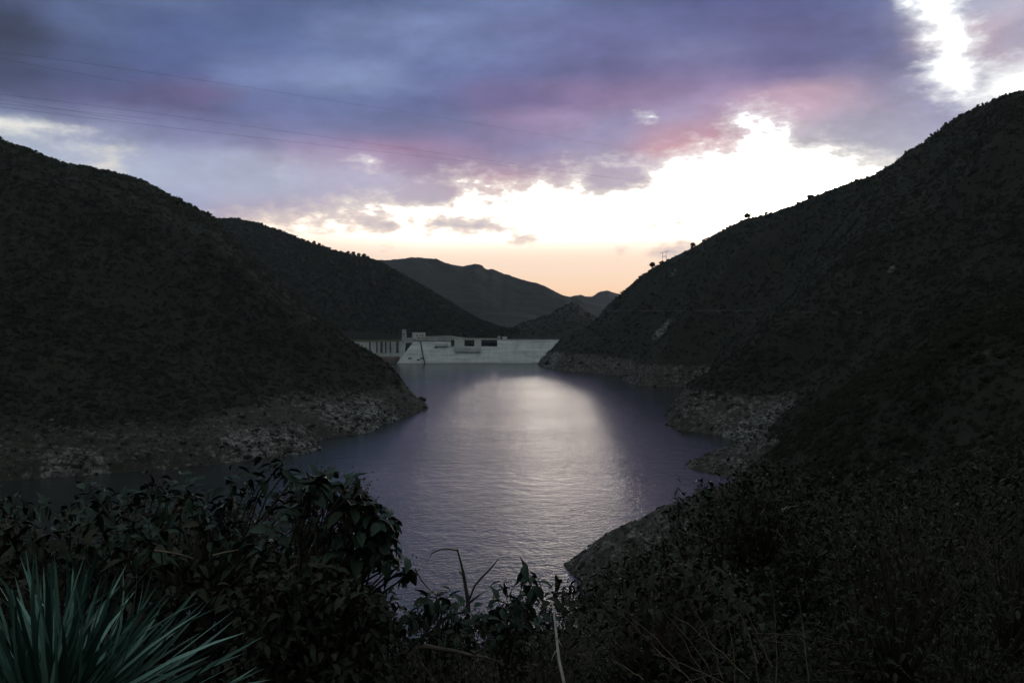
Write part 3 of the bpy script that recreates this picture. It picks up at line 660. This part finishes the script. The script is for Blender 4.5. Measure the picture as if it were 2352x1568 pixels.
# ------------------------------------------------------------------ foliage builders
def frames(dirs, roll):
    d = dirs/np.linalg.norm(dirs, axis=1, keepdims=True)
    up = np.tile([0,0,1.0], (len(d),1)); up[np.abs(d[:,2]) > .95] = [1,0,0]
    s = np.cross(d, up); s /= np.linalg.norm(s, axis=1, keepdims=True); n = np.cross(s, d)
    c, q = np.cos(roll)[:,None], np.sin(roll)[:,None]
    return d, s*c + n*q, n*c - s*q
def leaves(P, dirs, length, width, roll, droop=.25, fold=.25):
    """curved folded leaves, 3 quads a side; returns V, F"""
    n = len(P); d, s, nn = frames(dirs, roll)
    ts = np.array([0, .28, .62, 1.0]); ws = np.array([.18, .92, 1.0, .22])
    L_ = np.broadcast_to(length, n)[:,None]; W_ = np.broadcast_to(width, n)[:,None]
    V = np.zeros((n, 12, 3))
    for k in range(4):
        c = P + d*L_*ts[k] - nn*(L_*droop*ts[k]**2)
        V[:, k*3+1] = c
        V[:, k*3] = c - s*(W_*.5*ws[k]) + nn*(W_*fold*ws[k])
        V[:, k*3+2] = c + s*(W_*.5*ws[k]) + nn*(W_*fold*ws[k])
    base = []
    for k in range(3):
        a = k*3; base += [(a, a+1, a+4, a+3), (a+1, a+2, a+5, a+4)]
    base = np.array(base); Fq = (base[None] + (np.arange(n)*12)[:,None,None]).reshape(-1, 4)
    return V.reshape(-1, 3), Fq
def rnd_dirs(n, rng, up=.2):
    v = rng.normal(size=(n,3)); v[:,2] = v[:,2]*.8 + up; return v/np.linalg.norm(v, axis=1, keepdims=True)
def curve_pts(a, b, sag, n=7, jit=0.0, rng=RNG):
    a, b = np.array(a, float), np.array(b, float); t = np.linspace(0, 1, n)[:,None]
    p = a + (b-a)*t; p[:,2] += sag*4*(t*(1-t))[:,0]
    if jit: p[1:-1] += rng.normal(size=(n-2,3))*jit
    return p
def cluster_leaves(C, rng, nleaf, ll, lw, droop=.35, spread=.06, hang=-.15):
    """leaf sprays round twig ends C"""
    n = len(C)*nleaf; P = np.repeat(C, nleaf, 0) + rnd_dirs(n, rng, 0)*(spread*1.9*rng.uniform(0,1,(n,1)))
    d = rnd_dirs(n, rng, hang); ln = ll*rng.uniform(.65, 1.2, n)
    return leaves(P, d, ln, ln*lw*rng.uniform(.8,1.2,n), rng.uniform(-.7,.7,n), droop)

# hill chaparral: rounded bushes dotted over every slope (nobody could count it)
def blob_lib(k, seed):
    import bmesh
    bm = bmesh.new(); bmesh.ops.create_icosphere(bm, subdivisions=k, radius=1); v = np.array([q.co[:] for q in bm.verts]); f = np.array([[x.index for x in q.verts] for q in bm.faces]); bm.free()
    out = []; r = np.random.default_rng(seed)
    for _ in range(10):
        w_ = v*(1 + r.normal(size=(len(v),1))*.22); w_[:,2] = w_[:,2]*.75 + .2; out.append(w_)
    return out, f
def scatter_blobs(name, pos, size, lib, f, label, nl=13):
    rng = np.random.default_rng(11); n = len(pos)
    P = np.repeat(pos, nl, 0); sz = np.repeat(size, nl)
    u = rnd_dirs(n*nl, rng, .35)*(rng.uniform(.25, 1, (n*nl, 1))**.6); P = P + u*sz[:,None]*[1,1,.7] + np.array([0,0,.25])*sz[:,None]
    d, s_, nn = frames(rnd_dirs(n*nl, rng, .1), rng.uniform(-3,3,n*nl)); a = (sz*rng.uniform(.3,.6,n*nl))[:,None]; b = a*rng.uniform(.5,1,(n*nl,1))
    Vq = np.stack([P-d*a, P+s_*b+nn*b*.3, P+d*a*rng.uniform(.6,1.2,(n*nl,1)), P-s_*b+nn*b*.3], 1).reshape(-1, 3)
    o = np_mesh(name, Vq, np.arange(n*nl*4).reshape(-1, 4), M_CHAP); tag(o, label, 'shrubs', kind='stuff'); return o
rg = np.random.default_rng(21)
cellw = np.zeros_like(R); ok = (D > 4) & (R > 70) & (R < RR[:,None]+25) & (front[:,None]) & (np.abs(pxc[:,None]-CX) < 1500)
prob = np.where(ok, np.clip(1.15-rock*1.3, .04, 1)*np.clip(R/400, .25, 1.0), 0)
prob *= np.clip(.8 + 1.2*fbm(GX/45, GY/45, 3), .3, 1.5)*np.where(R < 230, 4.5, np.where(R < 330, 1.8, 1))
# stronger on the skyline
nearr = (np.abs(R-RR[:,None]) < 30) & ok; prob = np.where(nearr, prob*1.3, prob)
pf = prob.ravel()/prob.sum(); pick = rg.choice(len(pf), 105000, p=pf)
pos = V[pick].copy(); _j = (1.0 + .008*R.ravel()[pick])[:,None]*rg.normal(size=(len(pick),2)); pos[:,:2] += _j; pos[:,2] = ground(pos[:,0], pos[:,1]) - .35; pick = pick[pos[:,2] > 1.5]; pos = pos[pos[:,2] > 1.5]
size = np.clip(rg.lognormal(0, .4, len(pick))*.92, .35, 2.6)*np.clip(.4+R.ravel()[pick]/800, .45, 1.2)
size *= np.where(H.ravel()[pick] < 14, .55, 1)
lib, lf = blob_lib(1, 5)
lib2 = lib
scatter_blobs('chaparral', pos, size, lib, lf, 'dark low chaparral covering the hillsides round the lake')
# far ridges too
for nm, hh, cnt, s_ in (('chaparral', h2, 11000, 2.4), ('chaparral', h6, 1200, 1.7)):
    Xw, Yw, Zw = hh[3]; k = rg.integers(0, Xw[:, 20:152].size, cnt); ii, jj = np.unravel_index(k, Xw[:, 20:152].shape); jj = jj+20
    p_ = np.stack([Xw[ii,jj], Yw[ii,jj], Zw[ii,jj]-.4], -1)
    scatter_blobs(nm, p_, rg.uniform(.5,1.3,cnt)*s_, lib, lf, 'dark scrub on the hill beyond the left end of the dam' if hh is h2 else 'dark scrub on the small knoll beyond the right end of the dam')

# broken rock along the drawdown band
_ic = blob_lib(1, 9)[0]; import bmesh as _bm
_b = _bm.new(); _bm.ops.create_icosphere(_b, subdivisions=1, radius=1); _iv = np.array([q.co[:] for q in _b.verts]); _if = np.array([[x.index for x in q.verts] for q in _b.faces]); _b.free()
okr = (D > .3) & (R > 150) & (R < 1020) & front[:,None] & (np.abs(pxc[:,None]-CX) < 1400) & (H < 22) & (H > .05)
pr = np.where(okr, rock*(.25+1.3*pale**2)*np.exp(-H/12)*np.where(R < 230, 2.5, 1), 0).ravel(); pr /= pr.sum(); pk = rg.choice(len(pr), 9000, p=pr)
pp_ = V[pk].copy(); pp_[:,:2] += rg.normal(size=(len(pk),2))*(.6+.004*R.ravel()[pk])[:,None]; pp_[:,2] = ground(pp_[:,0], pp_[:,1])
sz = np.clip(rg.lognormal(-.75, .55, len(pk)), .12, 2.2)*np.clip(R.ravel()[pk]/450, .5, 1.5)
Vs = _iv[None]*(1+rg.normal(size=(len(pk), len(_iv), 1))*.25)*sz[:,None,None]*rg.uniform(.6,1.4,(len(pk),1,3))*[1,1,.7] + pp_[:,None,:]
Fq = (_if[None] + (np.arange(len(pk))*len(_iv))[:,None,None]).reshape(-1, 3)
M_ROCK = leafmat('rock', (.024,.025,.022), (.13,.135,.125), .95, .1, 2.4)
tag(np_mesh('loose_rock', Vs.reshape(-1,3), Fq, M_ROCK), 'broken rock strewn over the bare banks along the waterline', 'rocks', kind='stuff')

# trees on the skylines
def make_tree(name, label, h, crown_r, seed, group=None, lean=0, shape='round'):
    r = np.random.default_rng(seed); root = empty(name, (0,0,0), label, 'tree', group)
    tb = MB(); tb.tube([(0,0,-1.0),(lean*.3,0,h*.35),(lean*.7,0,h*.62),(lean,0,h*.85)], [h*.06,h*.05,h*.04,h*.02], 6)
    for k in range(5):
        a = r.uniform(0,6.28); z0 = h*r.uniform(.4,.7); tb.tube([(lean*.5,0,z0),(lean+math.cos(a)*crown_r*.7, math.sin(a)*crown_r*.7, z0+h*.2)], [h*.016,h*.007], 4)
    tb.build('trunk', M_BARK, root)
    n = 420; u = rnd_dirs(n, r, 0)*r.uniform(.35,1,(n,1))**.5
    if shape == 'round': C = u*[crown_r,crown_r,h*.36] + [lean,0,h*.62]
    else:
        zz = r.uniform(0,1,n); rad = crown_r*(1-zz*.85)*r.uniform(.2,1,n); a = r.uniform(0,6.28,n); C = np.stack([rad*np.cos(a), rad*np.sin(a), h*(.15+.85*zz)], -1)
    C += np.round(r.normal(size=(n,3))*.6)*.12*crown_r
    Vv, Ff = leaves(C, rnd_dirs(n, r, 0), crown_r*.38, crown_r*.26, r.uniform(-3,3,n), .3); np_mesh('crown', Vv, Ff, M_CHAP, root)
    return root
def onhill(px, yd, sink=.4):
    """foot of a thing on the skyline column px of the main terrain"""
    i = int(np.argmin(np.abs(pxc-px))); sel = (rr > 190) & (rr < RR[i]+60); r_ = rr[sel]; z = H[i, sel]; j = np.argmax((z-EYE)/r_)
    return Vector((r_[j]*math.sin(th_all[i]), r_[j]*math.cos(th_all[i]), z[j]-sink))
t = make_tree('tree', 'lone round-crowned tree on the right skyline, left of the pylon', 7.5, 2.7, 2, lean=.5); t.location = onhill(1497, 0)
t = make_tree('tree', 'upright bushy tree on the right skyline, just right of the pylon', 5.5, 2.2, 3); t.location = onhill(1590, 0)
t = make_tree('tree', 'wispy tree at the step in the right skyline', 6.0, 3.0, 4, lean=-1.2); t.location = onhill(1718, 0, 1.6)
t = make_tree('tree', 'small tree high on the right skyline above the step', 5.0, 2.8, 5); t.location = onhill(1858, 0, 1.8)
proto = None
hx, hds, hzr, hG = h3
for k, p in enumerate((853,862,872,880,888,893,904,910,916,923,930)):
    Yt = 3590.0; i = int(np.argmin(np.abs(hx-p))); jj = 149; loc = (hG[0][i,jj], hG[1][i,jj], hG[2][i,jj]-2)
    if proto is None:
        proto = make_tree('ridge_tree', 'tiny dark tree in the row along the far saddle behind the left hill', 17, 7, 9, 'trees along the far saddle', shape='cone'); proto.location = loc
    else: copy_tree(proto, loc, k*1.3, float(rg.uniform(.55,1.15)))
for p, lab in ((945,'lone tiny tree on the highest point of the far ridge'),(1010,'tiny tree on the far ridge where it starts to drop')):
    i = int(np.argmin(np.abs(hx-p))); copy_tree(proto, (hG[0][i,149],hG[1][i,149],hG[2][i,149]-2), 1, .8, lab)
hx2, _, _, hG2 = h2; proto2 = None
for k, p in enumerate((722,735,758,800,812,826,838,846)):
    i = int(np.argmin(np.abs(hx2-p))); loc = (hG2[0][i,149],hG2[1][i,149],hG2[2][i,149]-1)
    if proto2 is None:
        proto2 = make_tree('ridge_tree', 'small round tree on the crest of the second hill on the left', 8, 4, 14, 'trees on the second left hill'); proto2.location = loc; proto2.scale = (.6,.6,.6)
    else: copy_tree(proto2, loc, k*2.1, float(rg.uniform(.4,.75)))

# ------------------------------------------------------------------ foreground plants
def W3(px, py, dist):
    d = ray(px, py); return np.array(Vector((0,0,EYE)) + d*dist)
def in_poly_pts(poly, n, rng):
    P = np.array(poly, float); out = []
    while len(out) < n:
        x = rng.uniform(P[:,0].min(), P[:,0].max(), 4*n); y = rng.uniform(P[:,1].min(), P[:,1].max(), 4*n)
        s = poly_sd(x, y, P); k = s > 0; out += list(zip(x[k], y[k], s[k]))
    return np.array(out[:n])
def spray_shrub(name, label, cat, base, ends, ll, lw, nleaf, rng, group=None, leaf=M_SUMAC, twig=M_BARK, seed_frac=.15, spread=.05, stem_r=.012, droop=.4, hang=-.25, sides=4, mids=5, trunk_k=10):
    """a shrub whose twig ends are the points 'ends': trunk limbs fork toward groups of ends"""
    base = np.array(base, float); root = empty(name, tuple(base), label, cat, group)
    E = np.array(ends) - base; tb = MB()
    # limbs
    k = max(2, min(trunk_k, len(E)//6)); cent = E[rng.choice(len(E), k, replace=False)]
    for _ in range(4):
        lab = np.argmin(((E[:,None]-cent[None])**2).sum(-1), 1)
        cent = np.array([E[lab == i].mean(0) if (lab == i).any() else cent[i] for i in range(k)])
    for i in range(k):
        m = cent[i]*.72; m[2] -= .05; p = curve_pts((0,0,-.1), m, .06*np.linalg.norm(m), 6, .02, rng); tb.tube([Vector(q) for q in p], list(np.linspace(stem_r*2.2, stem_r, 6)), 5)
        for e in E[lab == i]:
            p = curve_pts(m, e, .08*np.linalg.norm(e-m), mids, .012, rng); tb.tube([Vector(q) for q in p], list(np.linspace(stem_r*.7, stem_r*.22, mids)), sides)
    tb.build('branches', twig, root)
    Vv, Ff = cluster_leaves(E, rng, nleaf, ll, lw, droop, spread, hang)
    np_mesh('leaves', Vv, Ff, leaf, root, smooth=False)
    if seed_frac:
        S = E[rng.random(len(E)) < seed_frac]
        if len(S):
            n = 26; P = np.repeat(S, n, 0) + rng.normal(size=(len(S)*n,3))*[.35*ll,.35*ll,.4*ll] + [0,0,.45*ll]
            Vv, Ff = leaves(P, rnd_dirs(len(P), rng, .3), ll*.13, ll*.07, rng.uniform(-3,3,len(P)), .1); np_mesh('seed_heads', Vv, Ff, M_SEED, root)['kind'] = 'stuff'
    return root
rs = np.random.default_rng(33)
def ends_from(poly, n, d0, d1, rng, edge=0):
    q = in_poly_pts(poly, n, rng); dd = rng.uniform(d0, d1, n); return np.array([W3(x, y, d) for (x, y, s), d in zip(q, dd)])
# big left sumac: outer arching branch (near), body, and the low mass
ARCH = [(690,1110),(760,1100),(810,1108),(845,1150),(885,1180),(900,1225),(905,1265),(880,1285),(850,1250),(835,1215),(800,1170),(740,1150),(690,1150)]
e1 = ends_from(ARCH, 56, 3.2, 3.7, rs)
e2 = ends_from([(700,1150),(800,1180),(850,1260),(830,1300),(740,1320),(640,1250),(640,1160)], 34, 3.2, 4.2, rs)
droopb = np.array([W3(x, y, 3.25) for x, y in ((862,1268),(880,1285),(900,1290),(915,1300),(930,1308),(942,1312),(845,1262),(822,1240))])
base = W3(560, 1760, 3.6)
spray_shrub('sumac_shrub', 'leafy sumac branch arching over the water at left with red seed clusters', 'shrub', base, np.vstack([e1, e2, droopb]), .070, .58, 5, rs, seed_frac=.28, spread=.028, stem_r=.010)
# thinner top of the left thicket
e3 = ends_from([(-120,1200),(0,1180),(120,1215),(200,1165),(320,1175),(400,1140),(480,1165),(560,1125),(620,1120),(700,1130),(720,1200),(640,1270),(300,1290),(-120,1300)], 190, 3.8, 6.0, rs)
spray_shrub('sumac_shrub', 'broad dark sumac thicket along the left foreground with drooping leaves', 'shrub', W3(300, 1900, 4.4), np.vstack([e3, [W3(x, y, 4.2) for x, y in ((8,1150),(25,1165),(60,1175),(205,1120),(215,1140),(345,1105),(360,1120),(395,1118),(430,1130),(545,1108),(575,1100),(600,1100),(632,1078),(650,1062),(655,1085),(680,1096),(715,1100))], ends_from([(-100,1150),(60,1140),(240,1120),(520,1105),(560,1150),(-100,1210)], 34, 4.0, 6.0, rs)]), .072, .42, 7, rs, seed_frac=.12, spread=.06, stem_r=.012, trunk_k=14)
# dense body behind the yucca
e4 = ends_from([(-150,1260),(200,1230),(450,1230),(640,1240),(760,1310),(820,1350),(870,1390),(880,1450),(860,1640),(-150,1640)], 620, 3.6, 6.0, rs)
spray_shrub('dark_shrub', 'dense dark shrub body behind the yucca at lower left', 'shrub', W3(350, 2050, 5.0), e4, .075, .42, 12, rs, leaf=M_BRUSH, seed_frac=.06, spread=.09, stem_r=.012, trunk_k=16)
e4b = ends_from([(800,1330),(850,1345),(880,1380),(915,1400),(925,1440),(900,1640),(760,1640),(740,1400)], 150, 3.8, 5.4, rs)
spray_shrub('dark_shrub', 'small-leaved dark shrub right of the left thicket at the water opening', 'shrub', W3(830, 1800, 4.6), e4b, .05, .5, 12, rs, leaf=M_BRUSH, seed_frac=.1, spread=.06, stem_r=.008)
e4c = ends_from([(580,1330),(680,1300),(760,1320),(840,1350),(875,1400),(880,1650),(520,1650)], 420, 2.9, 3.5, rs)
spray_shrub('dark_shrub', 'low fine-leaved shrub hiding the stems of the arching sumac', 'shrub', W3(700, 1950, 3.2), e4c, .038, .5, 12, rs, leaf=M_BRUSH, seed_frac=.1, spread=.05, stem_r=.005)
# centre: low sumacs at the bottom
e5 = ends_from([(945,1420),(960,1385),(1000,1365),(1040,1385),(1075,1380),(1090,1430),(1060,1480),(960,1470)], 36, 3.7, 4.3, rs)
spray_shrub('sumac_sapling', 'low sumac round the foot of the bare dead sapling at bottom centre', 'shrub', W3(1010, 1720, 4.0), e5, .062, .46, 6, rs, seed_frac=.25, spread=.03, stem_r=.006)
e6 = ends_from([(1100,1425),(1135,1385),(1170,1350),(1195,1345),(1200,1325),(1228,1330),(1240,1380),(1250,1430),(1200,1480),(1110,1470)], 44, 3.6, 4.1, rs)
e6 = np.vstack([e6, [W3(1207,1312,3.8), W3(1215,1322,3.8), W3(1226,1340,3.8), W3(1160,1350,3.8)]])
spray_shrub('sumac_sapling', 'taller sumac sapling left of the bleached white stalk', 'shrub', W3(1180, 1720, 3.9), e6, .062, .46, 6, rs, seed_frac=.2, spread=.026, stem_r=.006)
# fine brown brush filling the bottom centre
e7 = ends_from([(860,1500),(960,1455),(1080,1450),(1240,1440),(1330,1400),(1400,1450),(1400,1660),(860,1660)], 520, 3.3, 5.2, rs)
spray_shrub('buckwheat_brush', 'fine brownish brush across the bottom centre of the foreground', 'shrub', W3(1120, 1950, 4.2), e7, .022, .5, 16, rs, leaf=M_BRUSH, twig=M_TWIG, seed_frac=.45, spread=.055, stem_r=.006, trunk_k=20)
# right bank brush, nearest first
R1 = ends_from([(1245,1400),(1275,1362),(1310,1342),(1345,1352),(1420,1330),(1500,1290),(1620,1280),(1700,1330),(1720,1640),(1240,1640)], 620, 5.0, 8.5, rs)
spray_shrub('leafy_brush', 'tangled leafy brush right of the white stalk, running up from the frame bottom', 'shrub', W3(1450, 1950, 6.6), R1, .062, .5, 11, rs, leaf=M_BRUSH, twig=M_TWIG, seed_frac=.1, spread=.11, stem_r=.010, trunk_k=18)
R2 = ends_from([(1360,1325),(1440,1290),(1520,1240),(1560,1180),(1600,1140),(1660,1120),(1720,1080),(1800,1080),(1900,1150),(1960,1400),(1700,1420),(1500,1380)], 700, 9, 14, rs)
spray_shrub('tall_sumac', 'tall dark sumac thicket in front of the near promontory on the right', 'shrub', W3(1700, 1640, 12), R2, .07, .5, 16, rs, leaf=M_BRUSH, seed_frac=.08, spread=.16, stem_r=.018, trunk_k=18)
R2b = np.array([W3(x, y, 11) for x, y in ((1552,1145),(1558,1150),(1565,1160),(1550,1165),(1545,1178),(1618,1110),(1624,1118),(1612,1125),(1630,1128),(1600,1135))])
spray_shrub('sumac_sapling', 'small sumac tops poking up against the water beside the promontory', 'shrub', W3(1590, 1400, 11), R2b, .11, .5, 5, rs, seed_frac=.3, spread=.07, stem_r=.012)
R3 = ends_from([(1900,1120),(2050,1100),(2200,1090),(2500,1080),(2500,1700),(1650,1700),(1700,1450),(1900,1400)], 900, 6, 12, rs)
spray_shrub('dense_brush', 'very dark dense brush filling the lower right corner', 'shrub', W3(2150, 2000, 9), R3, .06, .4, 16, rs, leaf=M_BRUSH, twig=M_BARK, seed_frac=.03, spread=.20, stem_r=.014, trunk_k=20)

# dry arching stems in the right brush
ds_ = empty('dry_stems', tuple(W3(1640,1620,4.4)), 'clump of thin dry arching stems in the brush at lower right', 'dry stems'); tb = MB(); O = Vector(ds_.location)
for a, m_, b_ in (((1655,1590),(1620,1500),(1520,1400)),((1660,1560),(1640,1470),(1585,1385)),((1740,1520),(1720,1460),(1690,1390)),((1770,1530),(1740,1460),(1700,1370)),((1745,1600),(1738,1500),(1700,1400)),
                ((1600,1590),(1540,1480),(1440,1410)),((1560,1540),(1490,1460),(1400,1390)),((1720,1560),(1640,1470),(1540,1410)),((1700,1590),(1600,1530),(1500,1500)),((1480,1560),(1420,1510),(1320,1490)),
                ((1690,1600),(1690,1500),(1670,1420)),((1640,1600),(1600,1520),(1560,1450)),((1780,1600),(1790,1460),(1770,1330)),((1860,1600),(1850,1470),(1830,1340)),((1500,1620),(1560,1555),(1670,1545))):
    dd = rs.uniform(4.0, 4.8); A, Bm, C = (Vector(W3(*p_, dd)) for p_ in (a, m_, b_))
    tb = MB(); tb.tube([A*((1-t)**2) + Bm*(2*t*(1-t)) + C*(t*t) - O + Vector(rs.normal(size=3)*.004) for t in np.linspace(0,1,12)], list(np.linspace(.0036,.0012,12)), 4); tb.build('stem', M_TWIG, ds_)
# twiggy pale bits in the brush on the right
for a, m_, b_ in (((1795,1172),(1806,1163),(1822,1162)),((1560,1215),(1600,1240),(1650,1232)),((1785,1215),(1800,1240),(1812,1262)),((1840,1232),(1865,1250),(1880,1262)),
                ((1500,1300),(1512,1330),(1520,1352)),((1610,1190),(1640,1200),(1660,1212)),((1745,1180),(1758,1160),(1768,1130))):
    dd = 8.6; A, Bm, C = (Vector(W3(*p_, dd)) for p_ in (a, m_, b_)); tb = MB()
    tb.tube([A*((1-t)**2) + Bm*(2*t*(1-t)) + C*(t*t) - A + Vector(rs.normal(size=3)*.008) for t in np.linspace(0,1,9)], list(np.linspace(.0055,.0015,9)), 5)
    o = tb.build('dead_twig', M_PALE if a[0] == 1795 else M_TWIG); o.location = A
    tag(o, 'pale curved dead twig, brightest of those in the right-hand thicket' if a[0] == 1795 else 'faint dry dead twig caught in the right-hand thicket', 'twig', 'dead twigs in the right thicket')
# bleached stalk
st_ = empty('dead_stalk', tuple(W3(1296,1600,2.9)), 'bleached white dead stalk rising from the frame bottom near the centre', 'stalk'); O = Vector(st_.location)
tb = MB(); pth = [(1302,1600),(1293,1555),(1284,1515),(1280,1480),(1276,1440),(1272,1405),(1268,1380)]
tb.tube([Vector(W3(x,y,2.9+.02*i))-O for i,(x,y) in enumerate(pth)], [.0055,.0055,.0050,.0046,.0040,.0030,.0012], 7); tb.build('stem', M_PALE, st_, smooth=True)
tb = MB(); tb.tube([Vector(W3(x,y,2.95))-O for x,y in ((1278,1462),(1284,1472),(1290,1482))], [.003,.002,.001], 5)
tb.tube([Vector(W3(x,y,2.93))-O for x,y in ((1279,1492),(1272,1502),(1268,1514))], [.002,.0015,.0008], 5); tb.build('side_twig', M_PALE, st_)
# fallen branch
fb = empty('fallen_branch', tuple(W3(1040,1500,3.2)), 'grey fallen branch lying across the brush at bottom centre', 'branch'); O = Vector(fb.location)
tb = MB(); tb.tube([Vector(W3(x,y,3.2))-O for x,y in ((960,1488),(980,1484),(1010,1490),(1050,1496),(1085,1505),(1110,1508),(1150,1520))], [.006,.010,.009,.0075,.006,.005,.0015], 7)
tb.tube([Vector(W3(x,y,3.2))-O for x,y in ((1085,1505),(1100,1494),(1116,1482))], [.004,.0025,.0012], 5)
tb.tube([Vector(W3(x,y,3.2))-O for x,y in ((1112,1509),(1130,1525),(1146,1540))], [.004,.0025,.0012], 5); tb.build('wood', M_BARK, fb, smooth=True)
for k, (pa, lab) in enumerate((([(355,1263),(390,1268),(420,1274),(445,1282)],'pale bare twig in the left thicket, left of its twin'),([(490,1275),(515,1268),(548,1262)],'short pale bare twig in the left thicket above the yucca tips'))):
    o_ = Vector(W3(*pa[0], 3.5)); tb = MB(); tb.tube([Vector(W3(x,y,3.5))-o_ for x,y in pa], list(np.linspace(.006,.002,len(pa))), 5); o = tb.build('bare_twig', M_TWIG); o.location = o_; tag(o, lab, 'twig')
# bare dead sapling
bs = empty('dead_sapling', tuple(W3(1078,1480,3.9)), 'bare forked dead sapling dark against the water at bottom centre', 'sapling'); O = Vector(bs.location)
tb = MB(); tb.tube([Vector(W3(x,y,3.9))-O for x,y in ((1076,1520),(1074,1450),(1076,1400),(1074,1370),(1070,1350),(1065,1320),(1060,1295),(1052,1268),(1050,1254))], [.012,.011,.010,.009,.008,.007,.0055,.004,.001], 7); tb.build('trunk', M_BARK, bs, smooth=True)
for pa, rads in (([(1051,1264),(1030,1260),(1010,1262),(995,1268),(984,1270)], (.004,.0035,.003,.002,.001)), ([(997,1266),(990,1276),(986,1288)], (.002,.0015,.001)),
               ([(1077,1378),(1090,1345),(1106,1326),(1124,1308),(1138,1292),(1146,1280)], (.004,.005,.0045,.004,.003,.0015)), ([(1077,1384),(1088,1376),(1100,1366),(1116,1358)], (.006,.005,.0035,.001)),
               ([(1067,1328),(1060,1318),(1055,1312)], (.004,.004,.003)), ([(1077,1372),(1084,1362)], (.004,.002))):
    tb = MB(); tb.tube([Vector(W3(x,y,3.9))-O for x,y in pa], list(rads), 6); tb.build('branch', M_BARK, bs, smooth=True)
tb = MB(); 
o_ = Vector(W3(956,1310,3.3)); tb.tube([Vector(W3(x,y,3.3))-o_ for x,y in ((952,1305),(968,1332),(985,1352),(1002,1366),(1030,1376))], [.003,.0025,.002,.0015,.001], 5); o = tb.build('bare_twig', M_BARK); o.location = o_; tag(o, 'thin dark twig slanting from the drooping sumac branch down to the sapling', 'twig')

# yucca: long stiff blades fanning from a centre below the frame
yc = W3(110, 1710, 2.2); yu = empty('yucca', tuple(yc), 'spiky blue-green yucca with long stiff blades in the bottom left corner', 'yucca')
ry = np.random.default_rng(5)
tips = [(60,1262),(100,1300),(125,1275),(150,1262),(180,1285),(205,1300),(235,1315),(270,1290),(300,1320),(330,1330),(360,1345),(390,1352),(430,1335),(455,1350),(515,1388),(540,1400),(470,1380),(420,1400),(560,1450),(605,1460),(590,1530),(620,1560),(560,1500),(520,1500),(450,1440),(380,1420),(310,1390),(215,1480),(250,1410),(170,1330),(50,1380),(20,1330),(-30,1300),(-80,1330),(-140,1380),(80,1420),(140,1500),(330,1480)]
nb = []
for x, y in tips: nb.append(W3(x, y, ry.uniform(1.9, 2.5)))
for _ in range(230):
    a = ry.uniform(-1.0, 1.5); Lp = ry.uniform(270, 470)*(1+.12*max(a, 0)); x = 110 + Lp*math.sin(a); y = 1710 - Lp*math.cos(a)
    nb.append(W3(x, y, ry.uniform(1.85, 2.6)))
nb = np.array(nb) - yc; n = len(nb)
blV = []; blF = []
for i in range(n):
    tip = nb[i]; Ln = np.linalg.norm(tip); d = tip/Ln; start = d*.05 + ry.normal(size=3)*.018
    side = np.cross(d, [0,0,1]); side /= np.linalg.norm(side); nn = np.cross(side, d); r_ = ry.uniform(-1.3,1.3); s = side*math.cos(r_)+nn*math.sin(r_); u = nn*math.cos(r_)-side*math.sin(r_)
    wd = ry.uniform(.004,.0095); b = len(blV)
    bend = ry.normal()*.035
    for k, (t, w_) in enumerate(((0,1.1),(.2,1),(.45,1),(.7,.8),(.88,.45),(1,.04))):
        c = start + (tip-start)*t + u*bend*4*t*(1-t)
        blV += [c - s*wd*w_ + u*wd*w_*.35, c, c + s*wd*w_ + u*wd*w_*.35]
    for k in range(5):
        a = b+k*3; blF += [(a,a+1,a+4,a+3),(a+1,a+2,a+5,a+4)]
np_mesh('blades', np.array(blV), np.array(blF), M_YUC, yu)
tb = MB(); tb.tube([(0,0,-.5),(0,0,-.2),(0,0,.05)], [.09,.10,.06], 10); tb.build('stem', M_BARK, yu)

# undergrowth that nobody could count: fills the near slope on both banks
def undergrowth():
    r = np.random.default_rng(8); n = 5200
    a = r.uniform(-.75, .8, n); d = np.exp(r.uniform(math.log(3.5), math.log(150), n)); x = d*np.sin(a); y = d*np.cos(a); z = ground(x, y)
    k = z > 1.0; x, y, z, d = x[k], y[k], z[k], d[k]
    nl = 34; ll = np.clip(d*.012, .05, .5); hh = np.clip(.35 + d*.02, .3, 1.5)
    P = np.repeat(np.stack([x,y,z],-1), nl, 0); hh = np.repeat(hh, nl); ll = np.repeat(ll, nl)
    off = rnd_dirs(len(P), r, .3)*r.uniform(.2,1,(len(P),1))**.5; P = P + off*hh[:,None]*[1,1,.75] + np.array([0,0,.3])*hh[:,None]
    Vv, Ff = leaves(P, rnd_dirs(len(P), r, .1), ll, ll*.5, r.uniform(-3,3,len(P)), .3)
    o = np_mesh('undergrowth', Vv, Ff, M_BRUSH); tag(o, 'dark leafy undergrowth covering the slope below the viewer', 'undergrowth', kind='stuff')
undergrowth()

# ------------------------------------------------------------------ evening air
hz = MB(); hz.box(-5600, 5600, -1400, 6900, -16, 900); mh = bpy.data.materials.new('haze'); mh.use_nodes = True; th_ = mh.node_tree; th_.nodes.clear()
hv = th_.nodes.new('ShaderNodeVolumePrincipled'); hv.inputs['Color'].default_value = (.72,.80,1,1); hv.inputs['Density'].default_value = 4.5e-5; hv.inputs['Anisotropy'].default_value = .2
ho_ = th_.nodes.new('ShaderNodeOutputMaterial'); th_.links.new(hv.outputs[0], ho_.inputs['Volume'])
o = hz.build('haze', mh); tag(o, kind='stuff')
